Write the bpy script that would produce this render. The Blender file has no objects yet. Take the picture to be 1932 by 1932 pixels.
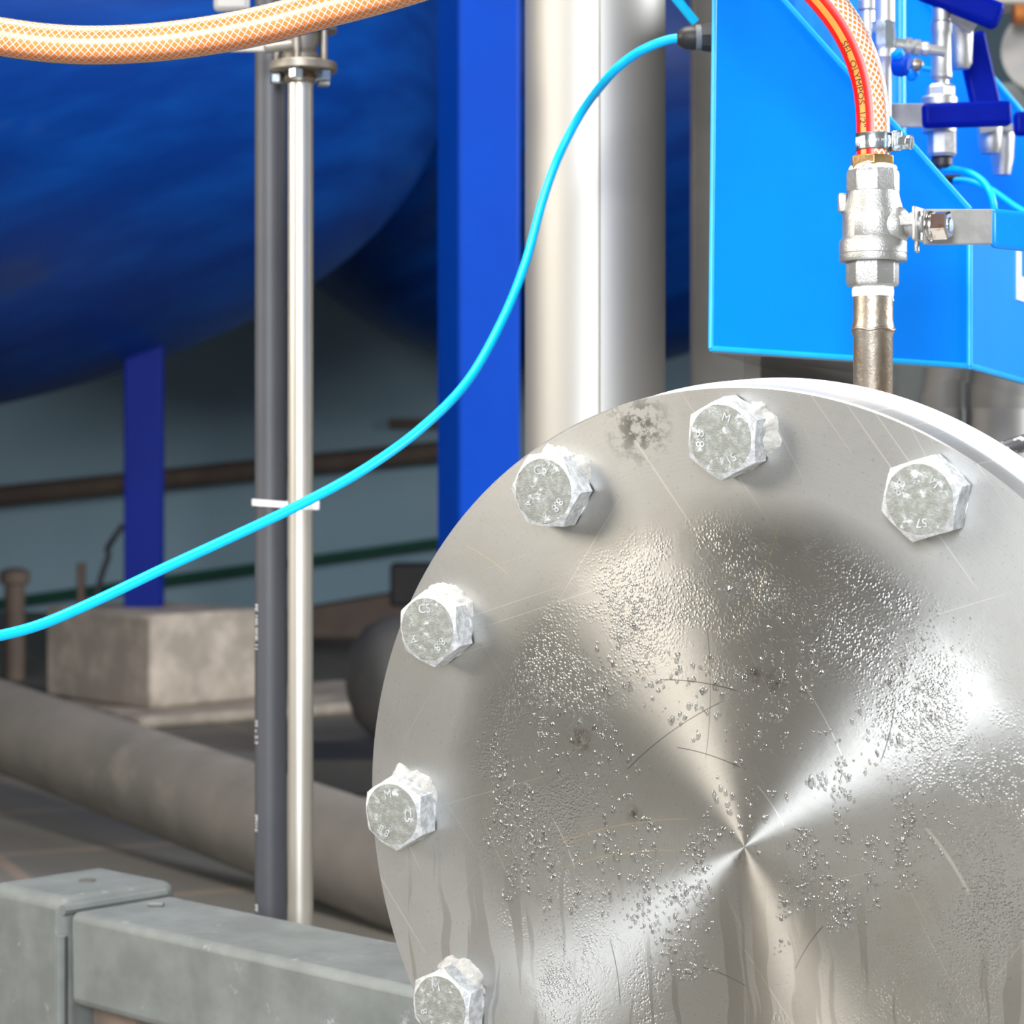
import bpy, bmesh, math, random
from mathutils import Vector, Matrix, noise as mnoise

random.seed(7)
PI = math.pi
F, CX, CY, H = 4321.5, 966.0, 900.0, 0.60      # focal length in pixels, principal point, camera height above the floor
S = bpy.context.scene
COL = S.collection
V = Vector

# ------------------------------------------------------------------ camera
cam = bpy.data.cameras.new('camera')
co = bpy.data.objects.new('camera', cam)
COL.objects.link(co)
co.location = (0, 0, H)
co.rotation_euler = (PI / 2, 0, 0)
cam.sensor_width = 36
cam.sensor_fit = 'HORIZONTAL'
cam.lens = F / 1932 * 36
cam.shift_y = -(966 - CY) / 1932
cam.clip_start = 0.02
cam.dof.use_dof = True
cam.dof.focus_distance = 1.17
cam.dof.aperture_fstop = 17
S.camera = co

# ------------------------------------------------------------------ world, lights, exposure
S.view_settings.view_transform = 'Standard'
S.view_settings.look = 'None'
S.view_settings.gamma = 1
S.view_settings.use_curve_mapping = False
S.view_settings.exposure = 0.0
S.cycles.use_denoising = True
S.cycles.sample_clamp_indirect = 6
w = bpy.data.worlds.new('world')
S.world = w
w.use_nodes = True
wb = w.node_tree.nodes['Background']
wb.inputs[0].default_value = (0.93, 0.97, 1.0, 1)
wb.inputs[1].default_value = 0.40

FC = V((0.116, 1.1426, H - 0.1845))            # centre of the blind flange
FY, FT, FPH = 0.5709, -0.0801, 1.0317
FN = V((-math.sin(FY) * math.cos(FT), -math.cos(FY) * math.cos(FT), math.sin(FT)))
FX = V((math.cos(FY), -math.sin(FY), 0))
FU = FN.cross(FX).normalized()


def area(name, loc, target, size, power, col, sy=None):
    l = bpy.data.lights.new(name, 'AREA')
    l.energy = power
    l.color = col
    l.size = size
    if sy:
        l.shape = 'RECTANGLE'
        l.size_y = sy
    o = bpy.data.objects.new(name, l)
    COL.objects.link(o)
    o.location = loc
    o.rotation_euler = (V(target) - V(loc)).to_track_quat('-Z', 'Y').to_euler()
    return o


area('assumed_front_light', FC + 3.0 * V((-0.21, -0.925, 0.30)), FC, 0.75, 122, (0.95, 0.98, 1.0), 1.1)  # assumed source behind the camera, no window there; placed for the white flange streak
area('assumed_right_light', (3.5, 2.3, 1.9), (0, 1.9, .9), 1.6, 200, (0.95, 0.98, 1.0), 1.4)  # assumed unseen source, added to light the tank, flange rim and front panel
area('assumed_side_light', FC + 3.4 * V((-0.92, -0.085, 0.375)), FC, 1.3, 10.5, (1.0, 0.90, 0.76), 1.2).data.spread = math.radians(56)  # assumed warm source out of view, angled to give the warm flange streak
area('overhead_fill_light', (-.4, 1.3, 2.9), (-.3, 1.5, 0), 1.2, 82, (1.0, 0.95, 0.88), .4)  # added overhead fill, lifts the beam top and other upward faces


# ------------------------------------------------------------------ helpers
def P(px, py, d):
    return V(((px - CX) / F * d, d, H - (py - CY) / F * d))


WM = {}


def setp(o, label=None, cat=None, group=None, kind=None):
    if label: o['label'] = label
    if cat: o['category'] = cat
    if group: o['group'] = group
    if kind: o['kind'] = kind
    return o


def thing(name, loc, label, cat, group=None, kind=None, M=None):
    o = bpy.data.objects.new(name, None)
    o.empty_display_size = 0.02
    COL.objects.link(o)
    M = M or Matrix.Translation(V(loc))
    o.matrix_world = M
    WM[o] = M
    return setp(o, label, cat, group, kind)


class MB:
    def __init__(s):
        s.bm = bmesh.new()
        s.uv = None

    def face(s, vs):
        try:
            return s.bm.faces.new(vs)
        except ValueError:
            return None

    def hexa(s, c, ax, ay, az):                 # centre and three half vectors
        c = V(c)
        p = [s.bm.verts.new(c + sx * ax + sy * ay + sz * az) for sx in (-1, 1) for sy in (-1, 1) for sz in (-1, 1)]
        for q in ((0, 1, 3, 2), (4, 6, 7, 5), (0, 4, 5, 1), (2, 3, 7, 6), (0, 2, 6, 4), (1, 5, 7, 3)):
            s.face([p[i] for i in q])
        return s

    def box(s, c, sx, sy, sz):
        return s.hexa(c, V((sx / 2, 0, 0)), V((0, sy / 2, 0)), V((0, 0, sz / 2)))

    def prism(s, poly, ext):
        a = [s.bm.verts.new(V(p)) for p in poly]
        b = [s.bm.verts.new(V(p) + V(ext)) for p in poly]
        s.face(a[::-1])
        s.face(b)
        n = len(a)
        for i in range(n):
            s.face([a[i], a[(i + 1) % n], b[(i + 1) % n], b[i]])
        return s

    def lathe(s, prof, org, axis=(0, 0, 1), seg=32, ref=None, rot=0.0, caps=True, wob=0.0):
        ax = V(axis).normalized()
        ref = V(ref) if ref else (V((0, -1, 0)) if abs(ax.y) < 0.9 else V((1, 0, 0)))
        e1 = (ref - ax * ref.dot(ax)).normalized()
        e2 = ax.cross(e1)
        rings = []
        for r, h in prof:
            rings.append([s.bm.verts.new(V(org) + ax * h + (r * (1 + wob * (random.random() - .5))) *
                          (e1 * math.cos(rot + 2 * PI * i / seg) + e2 * math.sin(rot + 2 * PI * i / seg))) for i in range(seg)])
        for a, b in zip(rings, rings[1:]):
            for i in range(seg):
                j = (i + 1) % seg
                s.face([a[i], a[j], b[j], b[i]])
        if caps:
            s.face(rings[0][::-1])
            s.face(rings[-1])
        return s

    def tube(s, pts, r, seg=12, caps=True, fr=None, a0=0.0, a1=2 * PI):
        fr = fr or frames(pts)
        full = abs(a1 - a0 - 2 * PI) < 1e-6
        n = seg if full else seg + 1
        rings = []
        for p, t, nn, b, l in fr:
            rings.append([s.bm.verts.new(p + r * (nn * math.cos(a0 + (a1 - a0) * i / seg) + b * math.sin(a0 + (a1 - a0) * i / seg))) for i in range(n)])
        for a, c in zip(rings, rings[1:]):
            for i in range(seg):
                j = (i + 1) % n
                s.face([a[i], a[j], c[j], c[i]])
        if caps and full:
            s.face(rings[0][::-1])
            s.face(rings[-1])
        return s

    def raw(s, verts, faces):
        vs = [s.bm.verts.new(v) for v in verts]
        for f in faces:
            s.face([vs[i] for i in f])
        return s

    def build(s, name, mat, parent=None, smooth=35, bevel=0.0, label=None, cat=None, group=None, kind=None, loc=None, subs=2, subsurf=0):
        bm = s.bm
        bmesh.ops.recalc_face_normals(bm, faces=bm.faces[:])
        me = bpy.data.meshes.new(name)
        if parent is not None:
            M = WM[parent]
        else:
            if loc is None:
                zs = [v.co.z for v in bm.verts]
                xs = [v.co.x for v in bm.verts]
                ys = [v.co.y for v in bm.verts]
                loc = V(((min(xs) + max(xs)) / 2, (min(ys) + max(ys)) / 2, min(zs)))
            M = Matrix.Translation(loc)
        bm.transform(M.inverted())
        bm.to_mesh(me)
        bm.free()
        if smooth:
            me.shade_smooth()
            me.set_sharp_from_angle(angle=math.radians(smooth))
        o = bpy.data.objects.new(name, me)
        COL.objects.link(o)
        WM[o] = M
        if parent is not None:
            o.parent = parent
        else:
            o.matrix_world = M
        me.materials.append(mat)
        if bevel:
            m = o.modifiers.new('bevel', 'BEVEL')
            m.width = bevel
            m.segments = subs
            m.limit_method = 'ANGLE'
            m.angle_limit = math.radians(40)
        if subsurf:
            m = o.modifiers.new('sub', 'SUBSURF')
            m.levels = m.render_levels = subsurf
        return setp(o, label, cat, group, kind)


def smooth_path(pts, n=12):
    pts = [V(p) for p in pts]
    out = []
    for i in range(len(pts) - 1):
        p0 = pts[i - 1] if i else 2 * pts[0] - pts[1]
        p1, p2 = pts[i], pts[i + 1]
        p3 = pts[i + 2] if i + 2 < len(pts) else 2 * p2 - p1
        for k in range(n):
            t = k / n
            out.append(0.5 * (2 * p1 + (p2 - p0) * t + (2 * p0 - 5 * p1 + 4 * p2 - p3) * t * t + (3 * p1 - p0 - 3 * p2 + p3) * t ** 3))
    out.append(pts[-1])
    return out


def frames(pts, up=(0, -1, 0)):
    res = []
    l = 0
    nn = None
    for i, p in enumerate(pts):
        t = ((pts[min(i + 1, len(pts) - 1)]) - (pts[max(i - 1, 0)])).normalized()
        if nn is None:
            u = V(up)
            if abs(u.dot(t)) > 0.95:
                u = V((0, 0, 1))
            nn = (u - t * u.dot(t)).normalized()
        else:
            nn = (nn - t * nn.dot(t)).normalized()
            l += (p - pts[i - 1]).length
        res.append((p, t, nn, t.cross(nn), l))
    return res


def at_len(fr, s):
    lo, hi = 0, len(fr) - 1
    s = max(0.0, min(s, fr[-1][4]))
    while hi - lo > 1:
        m = (lo + hi) // 2
        if fr[m][4] <= s: lo = m
        else: hi = m
    a, b = fr[lo], fr[hi]
    k = (s - a[4]) / max(1e-9, b[4] - a[4])
    return tuple(a[i].lerp(b[i], k) for i in range(4))


def text_mesh(s, size, ext=0.0):
    c = bpy.data.curves.new('t', 'FONT')
    c.body = s
    c.size = size
    c.extrude = ext
    c.align_x = 'CENTER'
    c.align_y = 'CENTER'
    c.resolution_u = 3
    o = bpy.data.objects.new('t', c)
    COL.objects.link(o)
    bpy.context.view_layer.update()
    dg = bpy.context.evaluated_depsgraph_get()
    me = o.evaluated_get(dg).to_mesh()
    vs = [v.co.copy() for v in me.vertices]
    fs = [list(p.vertices) for p in me.polygons]
    o.evaluated_get(dg).to_mesh_clear()
    bpy.data.objects.remove(o)
    bpy.data.curves.remove(c)
    return vs, fs


# ------------------------------------------------------------------ materials
def new_mat(name):
    m = bpy.data.materials.new(name)
    m.use_nodes = True
    nt = m.node_tree
    return m, nt, nt.nodes['Principled BSDF']


def N(nt, t, **k):
    n = nt.nodes.new(t)
    for a, b in k.items():
        setattr(n, a, b)
    return n


def c4(c):
    return (c[0], c[1], c[2], 1)


def ramp(nt, src, p0, p1):
    r = N(nt, 'ShaderNodeMapRange')
    r.inputs[1].default_value = p0
    r.inputs[2].default_value = p1
    nt.links.new(src, r.inputs[0])
    return r.outputs[0]


def noise(nt, vec, scale, detail=4, rough=0.6, stretch=None, rot=None):
    if stretch or rot:
        if rot:                                  # turn first, stretch afterwards
            mp = N(nt, 'ShaderNodeMapping')
            nt.links.new(vec, mp.inputs[0])
            mp.inputs['Rotation'].default_value = rot
            vec = mp.outputs[0]
        if stretch:
            mp = N(nt, 'ShaderNodeMapping')
            nt.links.new(vec, mp.inputs[0])
            mp.inputs['Scale'].default_value = stretch
            vec = mp.outputs[0]
    n = N(nt, 'ShaderNodeTexNoise')
    n.inputs['Scale'].default_value = scale
    n.inputs['Detail'].default_value = detail
    n.inputs['Roughness'].default_value = rough
    nt.links.new(vec, n.inputs['Vector'])
    return n.outputs[0]


def mixc(nt, fac, a, b):
    m = N(nt, 'ShaderNodeMix', data_type='RGBA')
    if isinstance(fac, float): m.inputs[0].default_value = fac
    else: nt.links.new(fac, m.inputs[0])
    for i, x in ((6, a), (7, b)):
        if isinstance(x, tuple): m.inputs[i].default_value = c4(x)
        else: nt.links.new(x, m.inputs[i])
    return m.outputs[2]


def mth(nt, op, a, b=None):
    m = N(nt, 'ShaderNodeMath', operation=op)
    for i, x in ((0, a), (1, b)):
        if x is None: continue
        if isinstance(x, (int, float)): m.inputs[i].default_value = x
        else: nt.links.new(x, m.inputs[i])
    return m.outputs[0]


def pm(name, col, rough=.5, metal=0.0, col2=None, scale=20, lo=.35, hi=.65, stretch=None, rot=None,
       col3=None, scale3=8, lo3=.6, hi3=.7, bump=0.0, bscale=200, coat=0.0, spec=.5, rvar=0.0, aniso=0.0, bstretch=None):
    m, nt, b = new_mat(name)
    tc = N(nt, 'ShaderNodeTexCoord').outputs['Object']
    b.inputs['Base Color'].default_value = c4(col)
    b.inputs['Roughness'].default_value = rough
    b.inputs['Metallic'].default_value = metal
    b.inputs['Coat Weight'].default_value = coat
    b.inputs['Specular IOR Level'].default_value = spec
    b.inputs['Anisotropic'].default_value = aniso
    c = col
    if col2:
        f = ramp(nt, noise(nt, tc, scale, stretch=stretch, rot=rot), lo, hi)
        c = mixc(nt, f, col, col2)
        if rvar:
            nt.links.new(mth(nt, 'MULTIPLY_ADD', f, rvar), b.inputs['Roughness'])
            b.inputs['Roughness'].links[0].from_node.inputs[2].default_value = rough
    if col3:
        f3 = ramp(nt, noise(nt, tc, scale3, detail=6, rough=.7), lo3, hi3)
        c = mixc(nt, f3, c, col3)
    if not isinstance(c, tuple):
        nt.links.new(c, b.inputs['Base Color'])
    if bump:
        bp = N(nt, 'ShaderNodeBump')
        bp.inputs['Strength'].default_value = bump
        bp.inputs['Distance'].default_value = 0.001
        nt.links.new(noise(nt, tc, bscale, stretch=bstretch), bp.inputs['Height'])
        nt.links.new(bp.outputs[0], b.inputs['Normal'])
    return m


M = {}
M['azure'] = pm('azure_paint', (0.0, 0.225, 0.95), .42, col2=(0.0, 0.24, 0.97), scale=9, bump=.05, bscale=500, spec=.12)
M['azure_lit_edge'] = pm('azure_edge_highlight', (0.0, 0.40, 1.0), .28, col2=(0.01, 0.44, 1.0), scale=40, spec=.5)  # lighter copy of the cabinet azure: light caught on the folds, put into colour
M['lever_blue'] = pm('lever_sleeve_blue', (0.0, 0.006, 0.21), .4, col2=(0.0, 0.008, .24), scale=30, spec=.06)
M['grip_blue'] = pm('grip_sleeve_blue', (0.0, 0.22, 0.88), .3, col2=(0.0, 0.24, .9), scale=30, spec=.3)
M['tank'] = pm('tank_blue_paint', (0.0, 0.045, 0.30), .42, col2=(0.002, 0.085, 0.45), scale=2.2, stretch=(1, 1, 7), rot=(0, .35, 0), lo=.4, hi=.7, col3=(.05, .09, .19), scale3=1.3, lo3=.58, hi3=.85, spec=.3, bump=.4, bscale=6, bstretch=(1, 1, 9))
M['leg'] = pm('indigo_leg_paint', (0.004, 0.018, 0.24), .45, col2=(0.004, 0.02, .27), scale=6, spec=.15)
M['column'] = pm('column_blue_paint', (0.0, 0.046, 0.39), .45, col2=(0.0, 0.053, .43), scale=6, spec=.15)
M['wall'] = pm('wall_pale_blue', (0.40, 0.60, 0.72), .8, col2=(.48, .68, .80), scale=1.2, lo=.3, hi=.7)
M['plain'] = pm('plaster', (0.36, 0.37, 0.37), .9, col2=(.32, .33, .33), scale=2)
M['concrete'] = pm('concrete', (0.44, 0.38, 0.32), .9, col2=(.72, .62, .52), scale=9, lo=.45, hi=.7, bump=.6, bscale=40)
M['stainless'] = pm('stainless_pipe', (0.48, 0.475, 0.46), .55, .85, col2=(.50, .49, .47), scale=14, stretch=(1, 1, .1), bump=.05, bscale=80, col3=(.40, .33, .25), scale3=9, lo3=.68, hi3=.8)
M['lever_metal'] = pm('grey_lever_metal', (0.30, 0.295, 0.285), .6, .25, col2=(.36, .355, .345), scale=90, lo=.4, hi=.6, bump=.15, bscale=500)
M['aged'] = pm('aged_valve_metal', (0.34, 0.315, 0.28), .5, .7, col2=(.26, .22, .18), scale=50, lo=.45, hi=.65)
M['polished'] = pm('polished_steel_sheet', (0.52, 0.52, 0.53), .16, 1.0, col2=(.46, .46, .47), scale=8, stretch=(.2, 1, 8))
M['galv'] = pm('galvanised_steel', (0.145, 0.162, 0.16), .62, .2, col2=(.20, .22, .218), scale=18, lo=.4, hi=.65, col3=(.52, .56, .60), scale3=26, lo3=.62, hi3=.78, bump=.25, bscale=90)
M['galv_top'] = M['galv']
M['floorpipe'] = pm('dusty_grey_pipe', (0.235, 0.21, 0.18), .75, col2=(.17, .155, .135), scale=6, stretch=(1, 1, 1), col3=(.33, .29, .24), scale3=5, lo3=.55, hi3=.75, bump=.2, bscale=60)
M['darkpipe'] = pm('dark_grey_plastic', (0.055, 0.06, 0.075), .5, col2=(.07, .072, .085), scale=10, col3=(.22, .13, .07), scale3=22, lo3=.74, hi3=.8)
M['whitepipe'] = pm('bright_steel_tube', (0.74, 0.72, 0.67), .4, .85, col2=(.62, .58, .52), scale=10, stretch=(1, 1, .3), col3=(.45, .27, .13), scale3=16, lo3=.68, hi3=.78)
M['cast'] = pm('cast_stainless', (0.50, 0.50, 0.49), .40, .85, col2=(.44, .44, .43), scale=40, bump=.35, bscale=900)
M['zinc'] = pm('zinc_white_corrosion', (0.42, 0.43, 0.44), .65, .3, col2=(.64, .66, .69), scale=240, lo=.4, hi=.62, col3=(.36, .12, .03), scale3=110, lo3=.67, hi3=.74, bump=.5, bscale=700)
M['zinc_face'] = pm('zinc_bolt_face', (0.25, 0.26, 0.24), .6, .45, col2=(.36, .38, .37), scale=300, lo=.42, hi=.66, col3=(.74, .78, .84), scale3=150, lo3=.58, hi3=.7, bump=.5, bscale=900)
M['crust'] = pm('lime_crust', (0.54, 0.54, 0.53), .85, col2=(.42, .40, .37), scale=300, bump=.8, bscale=900)
M['whiteflange'] = pm('pale_flange_metal', (0.80, 0.82, 0.85), .5, .2, col2=(.72, .75, .79), scale=60, stretch=(1, 1, .3), col3=(.45, .18, .06), scale3=90, lo3=.74, hi3=.8, bump=.15, bscale=400)
M['rustpipe'] = pm('rust_stained_steel', (0.42, 0.38, 0.33), .42, .9, col2=(.24, .19, .14), scale=60, stretch=(1, 1, .3), col3=(.52, .24, .08), scale3=70, lo3=.55, hi3=.70, bump=.3, bscale=300)
M['brass'] = pm('dull_brass', (0.36, 0.23, 0.09), .38, .9, col2=(.45, .31, .14), scale=120, bump=.2, bscale=500)
M['tape'] = pm('white_thread_tape', (0.86, 0.86, 0.85), .6, col2=(.78, .78, .77), scale=300, bump=.9, bscale=800)
M['clamp'] = pm('zinc_plated_clamp', (0.62, 0.68, 0.72), .24, 1.0, col2=(.56, .63, .68), scale=120, bump=.15, bscale=700)
M['chrome'] = pm('bright_nut_steel', (0.62, 0.60, 0.58), .2, 1.0, col2=(.45, .33, .24), scale=160, lo=.52, hi=.75)
M['rubber'] = pm('black_rubber', (0.012, 0.012, 0.014), .5, col2=(.02, .02, .022), scale=60)
M['cable'] = pm('cyan_hose_skin', (0.0, 0.50, 1.0), .4, col2=(0.0, .54, 1.0), scale=60, bump=.1, bscale=300, spec=.3)
M['cablemark'] = pm('black_ink', (0.01, 0.01, 0.012), .6, col2=(.02, .02, .02), scale=50)
M['orange'] = pm('orange_inner_tube', (0.92, 0.27, 0.05), .4, col2=(.94, .30, .06), scale=30)
M['braid'] = pm('white_braid_yarn', (0.92, 0.90, 0.88), .5, col2=(.88, .86, .84), scale=200)
M['red'] = pm('red_hose_stripe', (0.90, 0.006, 0.002), .35, col2=(.86, .005, .002), scale=90)
M['tie'] = pm('white_nylon', (0.82, 0.82, 0.82), .4, col2=(.78, .78, .78), scale=90)
M['greenpipe'] = pm('green_wall_pipe', (0.01, 0.10, 0.06), .5, col2=(.015, .12, .07), scale=10)
M['brown'] = pm('brown_steel', (0.16, 0.12, 0.10), .7, col2=(.22, .16, .12), scale=8)
M['darksteel'] = pm('dark_steel', (0.14, 0.135, 0.125), .6, .3, col2=(.10, .10, .095), scale=8, col3=(.22, .12, .07), scale3=14, lo3=.72, hi3=.8)
M['black'] = pm('black_skid_paint', (0.02, 0.02, 0.022), .6, col2=(.03, .028, .026), scale=12)
M['paint_white'] = pm('white_label', (0.85, 0.85, 0.84), .5, col2=(.8, .8, .8), scale=50)
M['greyplate'] = pm('light_grey_plate', (0.48, 0.47, 0.45), .5, col2=(.42, .41, .4), scale=20)
M['speckle'] = pm('speckled_hose', (0.05, 0.05, 0.055), .5, col2=(.5, .5, .5), scale=180, lo=.55, hi=.62)
M['orangefit'] = pm('orange_fitting', (0.55, 0.2, 0.05), .4, .5, col2=(.45, .15, .04), scale=50)


def clear_skin():
    m, nt, b = new_mat('clear_hose_skin')
    nt.nodes.remove(b)
    out = nt.nodes['Material Output']
    tr = N(nt, 'ShaderNodeBsdfTransparent')
    gl = N(nt, 'ShaderNodeBsdfGlossy')
    gl.inputs['Roughness'].default_value = .16
    fr = N(nt, 'ShaderNodeFresnel')
    fr.inputs[0].default_value = 1.25
    mx = N(nt, 'ShaderNodeMixShader')
    nt.links.new(fr.outputs[0], mx.inputs[0])
    nt.links.new(tr.outputs[0], mx.inputs[1])
    nt.links.new(gl.outputs[0], mx.inputs[2])
    nt.links.new(mx.outputs[0], out.inputs[0])
    return m


M['skin'] = clear_skin()


def water_mat():
    m, nt, b = new_mat('water')
    nt.nodes.remove(b)
    out = nt.nodes['Material Output']
    tr = N(nt, 'ShaderNodeBsdfTransparent')
    tr.inputs[0].default_value = (.84, .84, .84, 1)
    gl = N(nt, 'ShaderNodeBsdfGlossy')
    gl.inputs['Roughness'].default_value = .12
    gl.inputs[0].default_value = (.9, .9, .9, 1)
    lw = N(nt, 'ShaderNodeLayerWeight')
    lw.inputs[0].default_value = .45
    f = mth(nt, 'MULTIPLY_ADD', lw.outputs['Facing'], .6)
    f.node.inputs[2].default_value = .08
    mx = N(nt, 'ShaderNodeMixShader')
    nt.links.new(f, mx.inputs[0])
    nt.links.new(tr.outputs[0], mx.inputs[1])
    nt.links.new(gl.outputs[0], mx.inputs[2])
    nt.links.new(mx.outputs[0], out.inputs[0])
    return m


M['water'] = water_mat()


def flange_mat():
    m, nt, b = new_mat('turned_stainless_face')
    L = nt.links.new
    tcn = N(nt, 'ShaderNodeTexCoord')
    tc = tcn.outputs['Object']
    sep = N(nt, 'ShaderNodeSeparateXYZ')
    L(tc, sep.inputs[0])
    X, Y = sep.outputs[0], sep.outputs[1]
    r = mth(nt, 'SQRT', mth(nt, 'ADD', mth(nt, 'MULTIPLY', X, X), mth(nt, 'MULTIPLY', Y, Y)))
    # turned grooves: noise along the radius only
    comb = N(nt, 'ShaderNodeCombineXYZ')
    L(mth(nt, 'MULTIPLY', r, 1.0), comb.inputs[0])
    g = noise(nt, comb.outputs[0], 1700, 3, .7)
    base = mixc(nt, ramp(nt, g, .3, .7), (.54, .55, .552), (.635, .648, .65))
    n1 = noise(nt, tc, 16, 8, .68)
    base = mixc(nt, mth(nt, 'MULTIPLY', ramp(nt, n1, .48, .72), .55), base, (.50, .485, .455))
    # outer rim is duller and not turned
    rim = ramp(nt, mth(nt, 'ADD', r, mth(nt, 'MULTIPLY', n1, .02)), .165, .19)
    # grey specks
    sp = noise(nt, tc, 520, 2, .5)
    base = mixc(nt, mth(nt, 'MULTIPLY', ramp(nt, sp, .63, .72), .3), base, (.30, .285, .26))
    # straight scratches in two directions
    for ang, st, p in ((0.95, (4, 420, 1), .735), (-0.30, (5, 520, 1), .755), (1.1, (9, 620, 1), .735), (2.2, (6, 560, 1), .75)):
        s_ = noise(nt, tc, 1.0, 1, .4, stretch=st, rot=(0, 0, ang))
        s_ = ramp(nt, s_, p, p + .02)
        base = mixc(nt, mth(nt, 'MULTIPLY', s_, .6), base, (.80, .79, .76))
    # single hairline scratches
    for (xa, ya, xb, yb, wd, cc_, am) in SCRATCH:
        p0, p1 = facept(xa, ya), facept(xb, yb)
        dv_ = (p1 - p0).normalized()
        ln = (p1 - p0).length
        su = N(nt, 'ShaderNodeVectorMath', operation='SUBTRACT')
        L(tc, su.inputs[0]); su.inputs[1].default_value = p0
        d1_ = N(nt, 'ShaderNodeVectorMath', operation='DOT_PRODUCT')
        L(su.outputs[0], d1_.inputs[0]); d1_.inputs[1].default_value = dv_
        d2_ = N(nt, 'ShaderNodeVectorMath', operation='DOT_PRODUCT')
        L(su.outputs[0], d2_.inputs[0]); d2_.inputs[1].default_value = (-dv_.y, dv_.x, 0)
        tt_ = mth(nt, 'DIVIDE', d1_.outputs['Value'], ln)
        bow = mth(nt, 'MULTIPLY', mth(nt, 'MULTIPLY', tt_, mth(nt, 'SUBTRACT', 1.0, tt_)), ln * .16)
        off = mth(nt, 'ABSOLUTE', mth(nt, 'SUBTRACT', d2_.outputs['Value'], bow))
        mk_ = mth(nt, 'MULTIPLY', ramp(nt, off, wd, wd * .4), mth(nt, 'MULTIPLY', ramp(nt, tt_, 0, .05), ramp(nt, tt_, 1, .92)))
        base = mixc(nt, mth(nt, 'MULTIPLY', mk_, am), base, cc_)
    # brown stains with a shape of their own
    st1 = ramp(nt, noise(nt, tc, 34, 6, .75), .70, .78)
    base = mixc(nt, mth(nt, 'MULTIPLY', st1, .5), base, (.30, .24, .17))
    # dark smudge near the rim
    vd = N(nt, 'ShaderNodeVectorMath', operation='DISTANCE')
    L(tc, vd.inputs[0])
    vd.inputs[1].default_value = SMUDGE
    sm = mth(nt, 'MULTIPLY', ramp(nt, vd.outputs['Value'], .022, .006), ramp(nt, noise(nt, tc, 130, 5, .7), .47, .56))
    base = mixc(nt, mth(nt, 'MULTIPLY', sm, .8), base, (.13, .125, .12))
    for (xa, ya, rad_) in ((1424, 1272, .0055), (1462, 1284, .0075), (1095, 1395, .009), (1195, 1535, .006), (1395, 1618, .006)):
        v2 = N(nt, 'ShaderNodeVectorMath', operation='DISTANCE')
        L(tc, v2.inputs[0]); v2.inputs[1].default_value = facept(xa, ya)
        s2 = mth(nt, 'MULTIPLY', ramp(nt, v2.outputs['Value'], rad_, rad_ * .1), ramp(nt, noise(nt, tc, 220, 5, .7), .40, .62))
        base = mixc(nt, mth(nt, 'MULTIPLY', s2, .85), base, (.17, .125, .09))
    # water runs in the lower half: long vertical wet streaks, smoother and darker than the misted metal around them
    wx = N(nt, 'ShaderNodeCombineXYZ')
    L(mth(nt, 'ADD', X, mth(nt, 'MULTIPLY', noise(nt, tc, 16, 2, .5), .022)), wx.inputs[0])
    L(Y, wx.inputs[1])
    wn = noise(nt, wx.outputs[0], 1.0, 3, .55, stretch=(75, 5, 1))
    low = ramp(nt, Y, -.01, -.055)
    wet = mth(nt, 'MULTIPLY', ramp(nt, wn, .545, .57), low)
    base = mixc(nt, mth(nt, 'MULTIPLY', wet, .5), base, (.34, .33, .315))
    L(base, b.inputs['Base Color'])
    b.inputs['Metallic'].default_value = 1.0
    b.inputs['Anisotropic'].default_value = .93
    ro = mth(nt, 'MULTIPLY_ADD', n1, .12)
    ro.node.inputs[2].default_value = .29
    ro = mth(nt, 'MULTIPLY_ADD', rim, .12)
    ro.node.inputs[2].default_value = .31
    L(ro, b.inputs['Roughness'])
    an = mth(nt, 'MULTIPLY_ADD', rim, -.55)
    an.node.inputs[2].default_value = .93
    L(an, b.inputs['Anisotropic'])
    tg = N(nt, 'ShaderNodeTangent', direction_type='RADIAL', axis='Z')
    L(tg.outputs[0], b.inputs['Tangent'])
    b.inputs['Anisotropic Rotation'].default_value = ANROT
    # mist of fine condensation
    vo = N(nt, 'ShaderNodeTexVoronoi')
    vo.inputs['Scale'].default_value = 620
    L(tc, vo.inputs['Vector'])
    d = ramp(nt, vo.outputs['Distance'], .55, .1)
    mk = mth(nt, 'MULTIPLY', mth(nt, 'MULTIPLY', ramp(nt, r, .07, .11), ramp(nt, r, .172, .15)), ramp(nt, noise(nt, tc, 22, 4, .6), .42, .58))
    mk = mth(nt, 'MULTIPLY', mk, mth(nt, 'SUBTRACT', 1.0, wet))
    bp = N(nt, 'ShaderNodeBump')
    bp.inputs['Distance'].default_value = .0005
    bp.inputs['Strength'].default_value = .32
    L(mth(nt, 'MULTIPLY', d, mk), bp.inputs['Height'])
    bp2 = N(nt, 'ShaderNodeBump')
    bp2.inputs['Distance'].default_value = .0004
    bp2.inputs['Strength'].default_value = .25
    L(noise(nt, tc, 60, 6, .65), bp2.inputs['Height'])
    L(bp.outputs[0], bp2.inputs['Normal'])
    L(bp2.outputs[0], b.inputs['Normal'])
    return m


def facept(px, py):                              # a pixel of the photograph on the flange face, in the face's own coordinates
    d = V(((px - CX) / F, 1, -(py - CY) / F))
    k = (FC - V((0, 0, H))).dot(FN) / d.dot(FN)
    q = V((0, 0, H)) + d * k - FC
    return V((q.dot(FX), q.dot(FU), 0))


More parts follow.
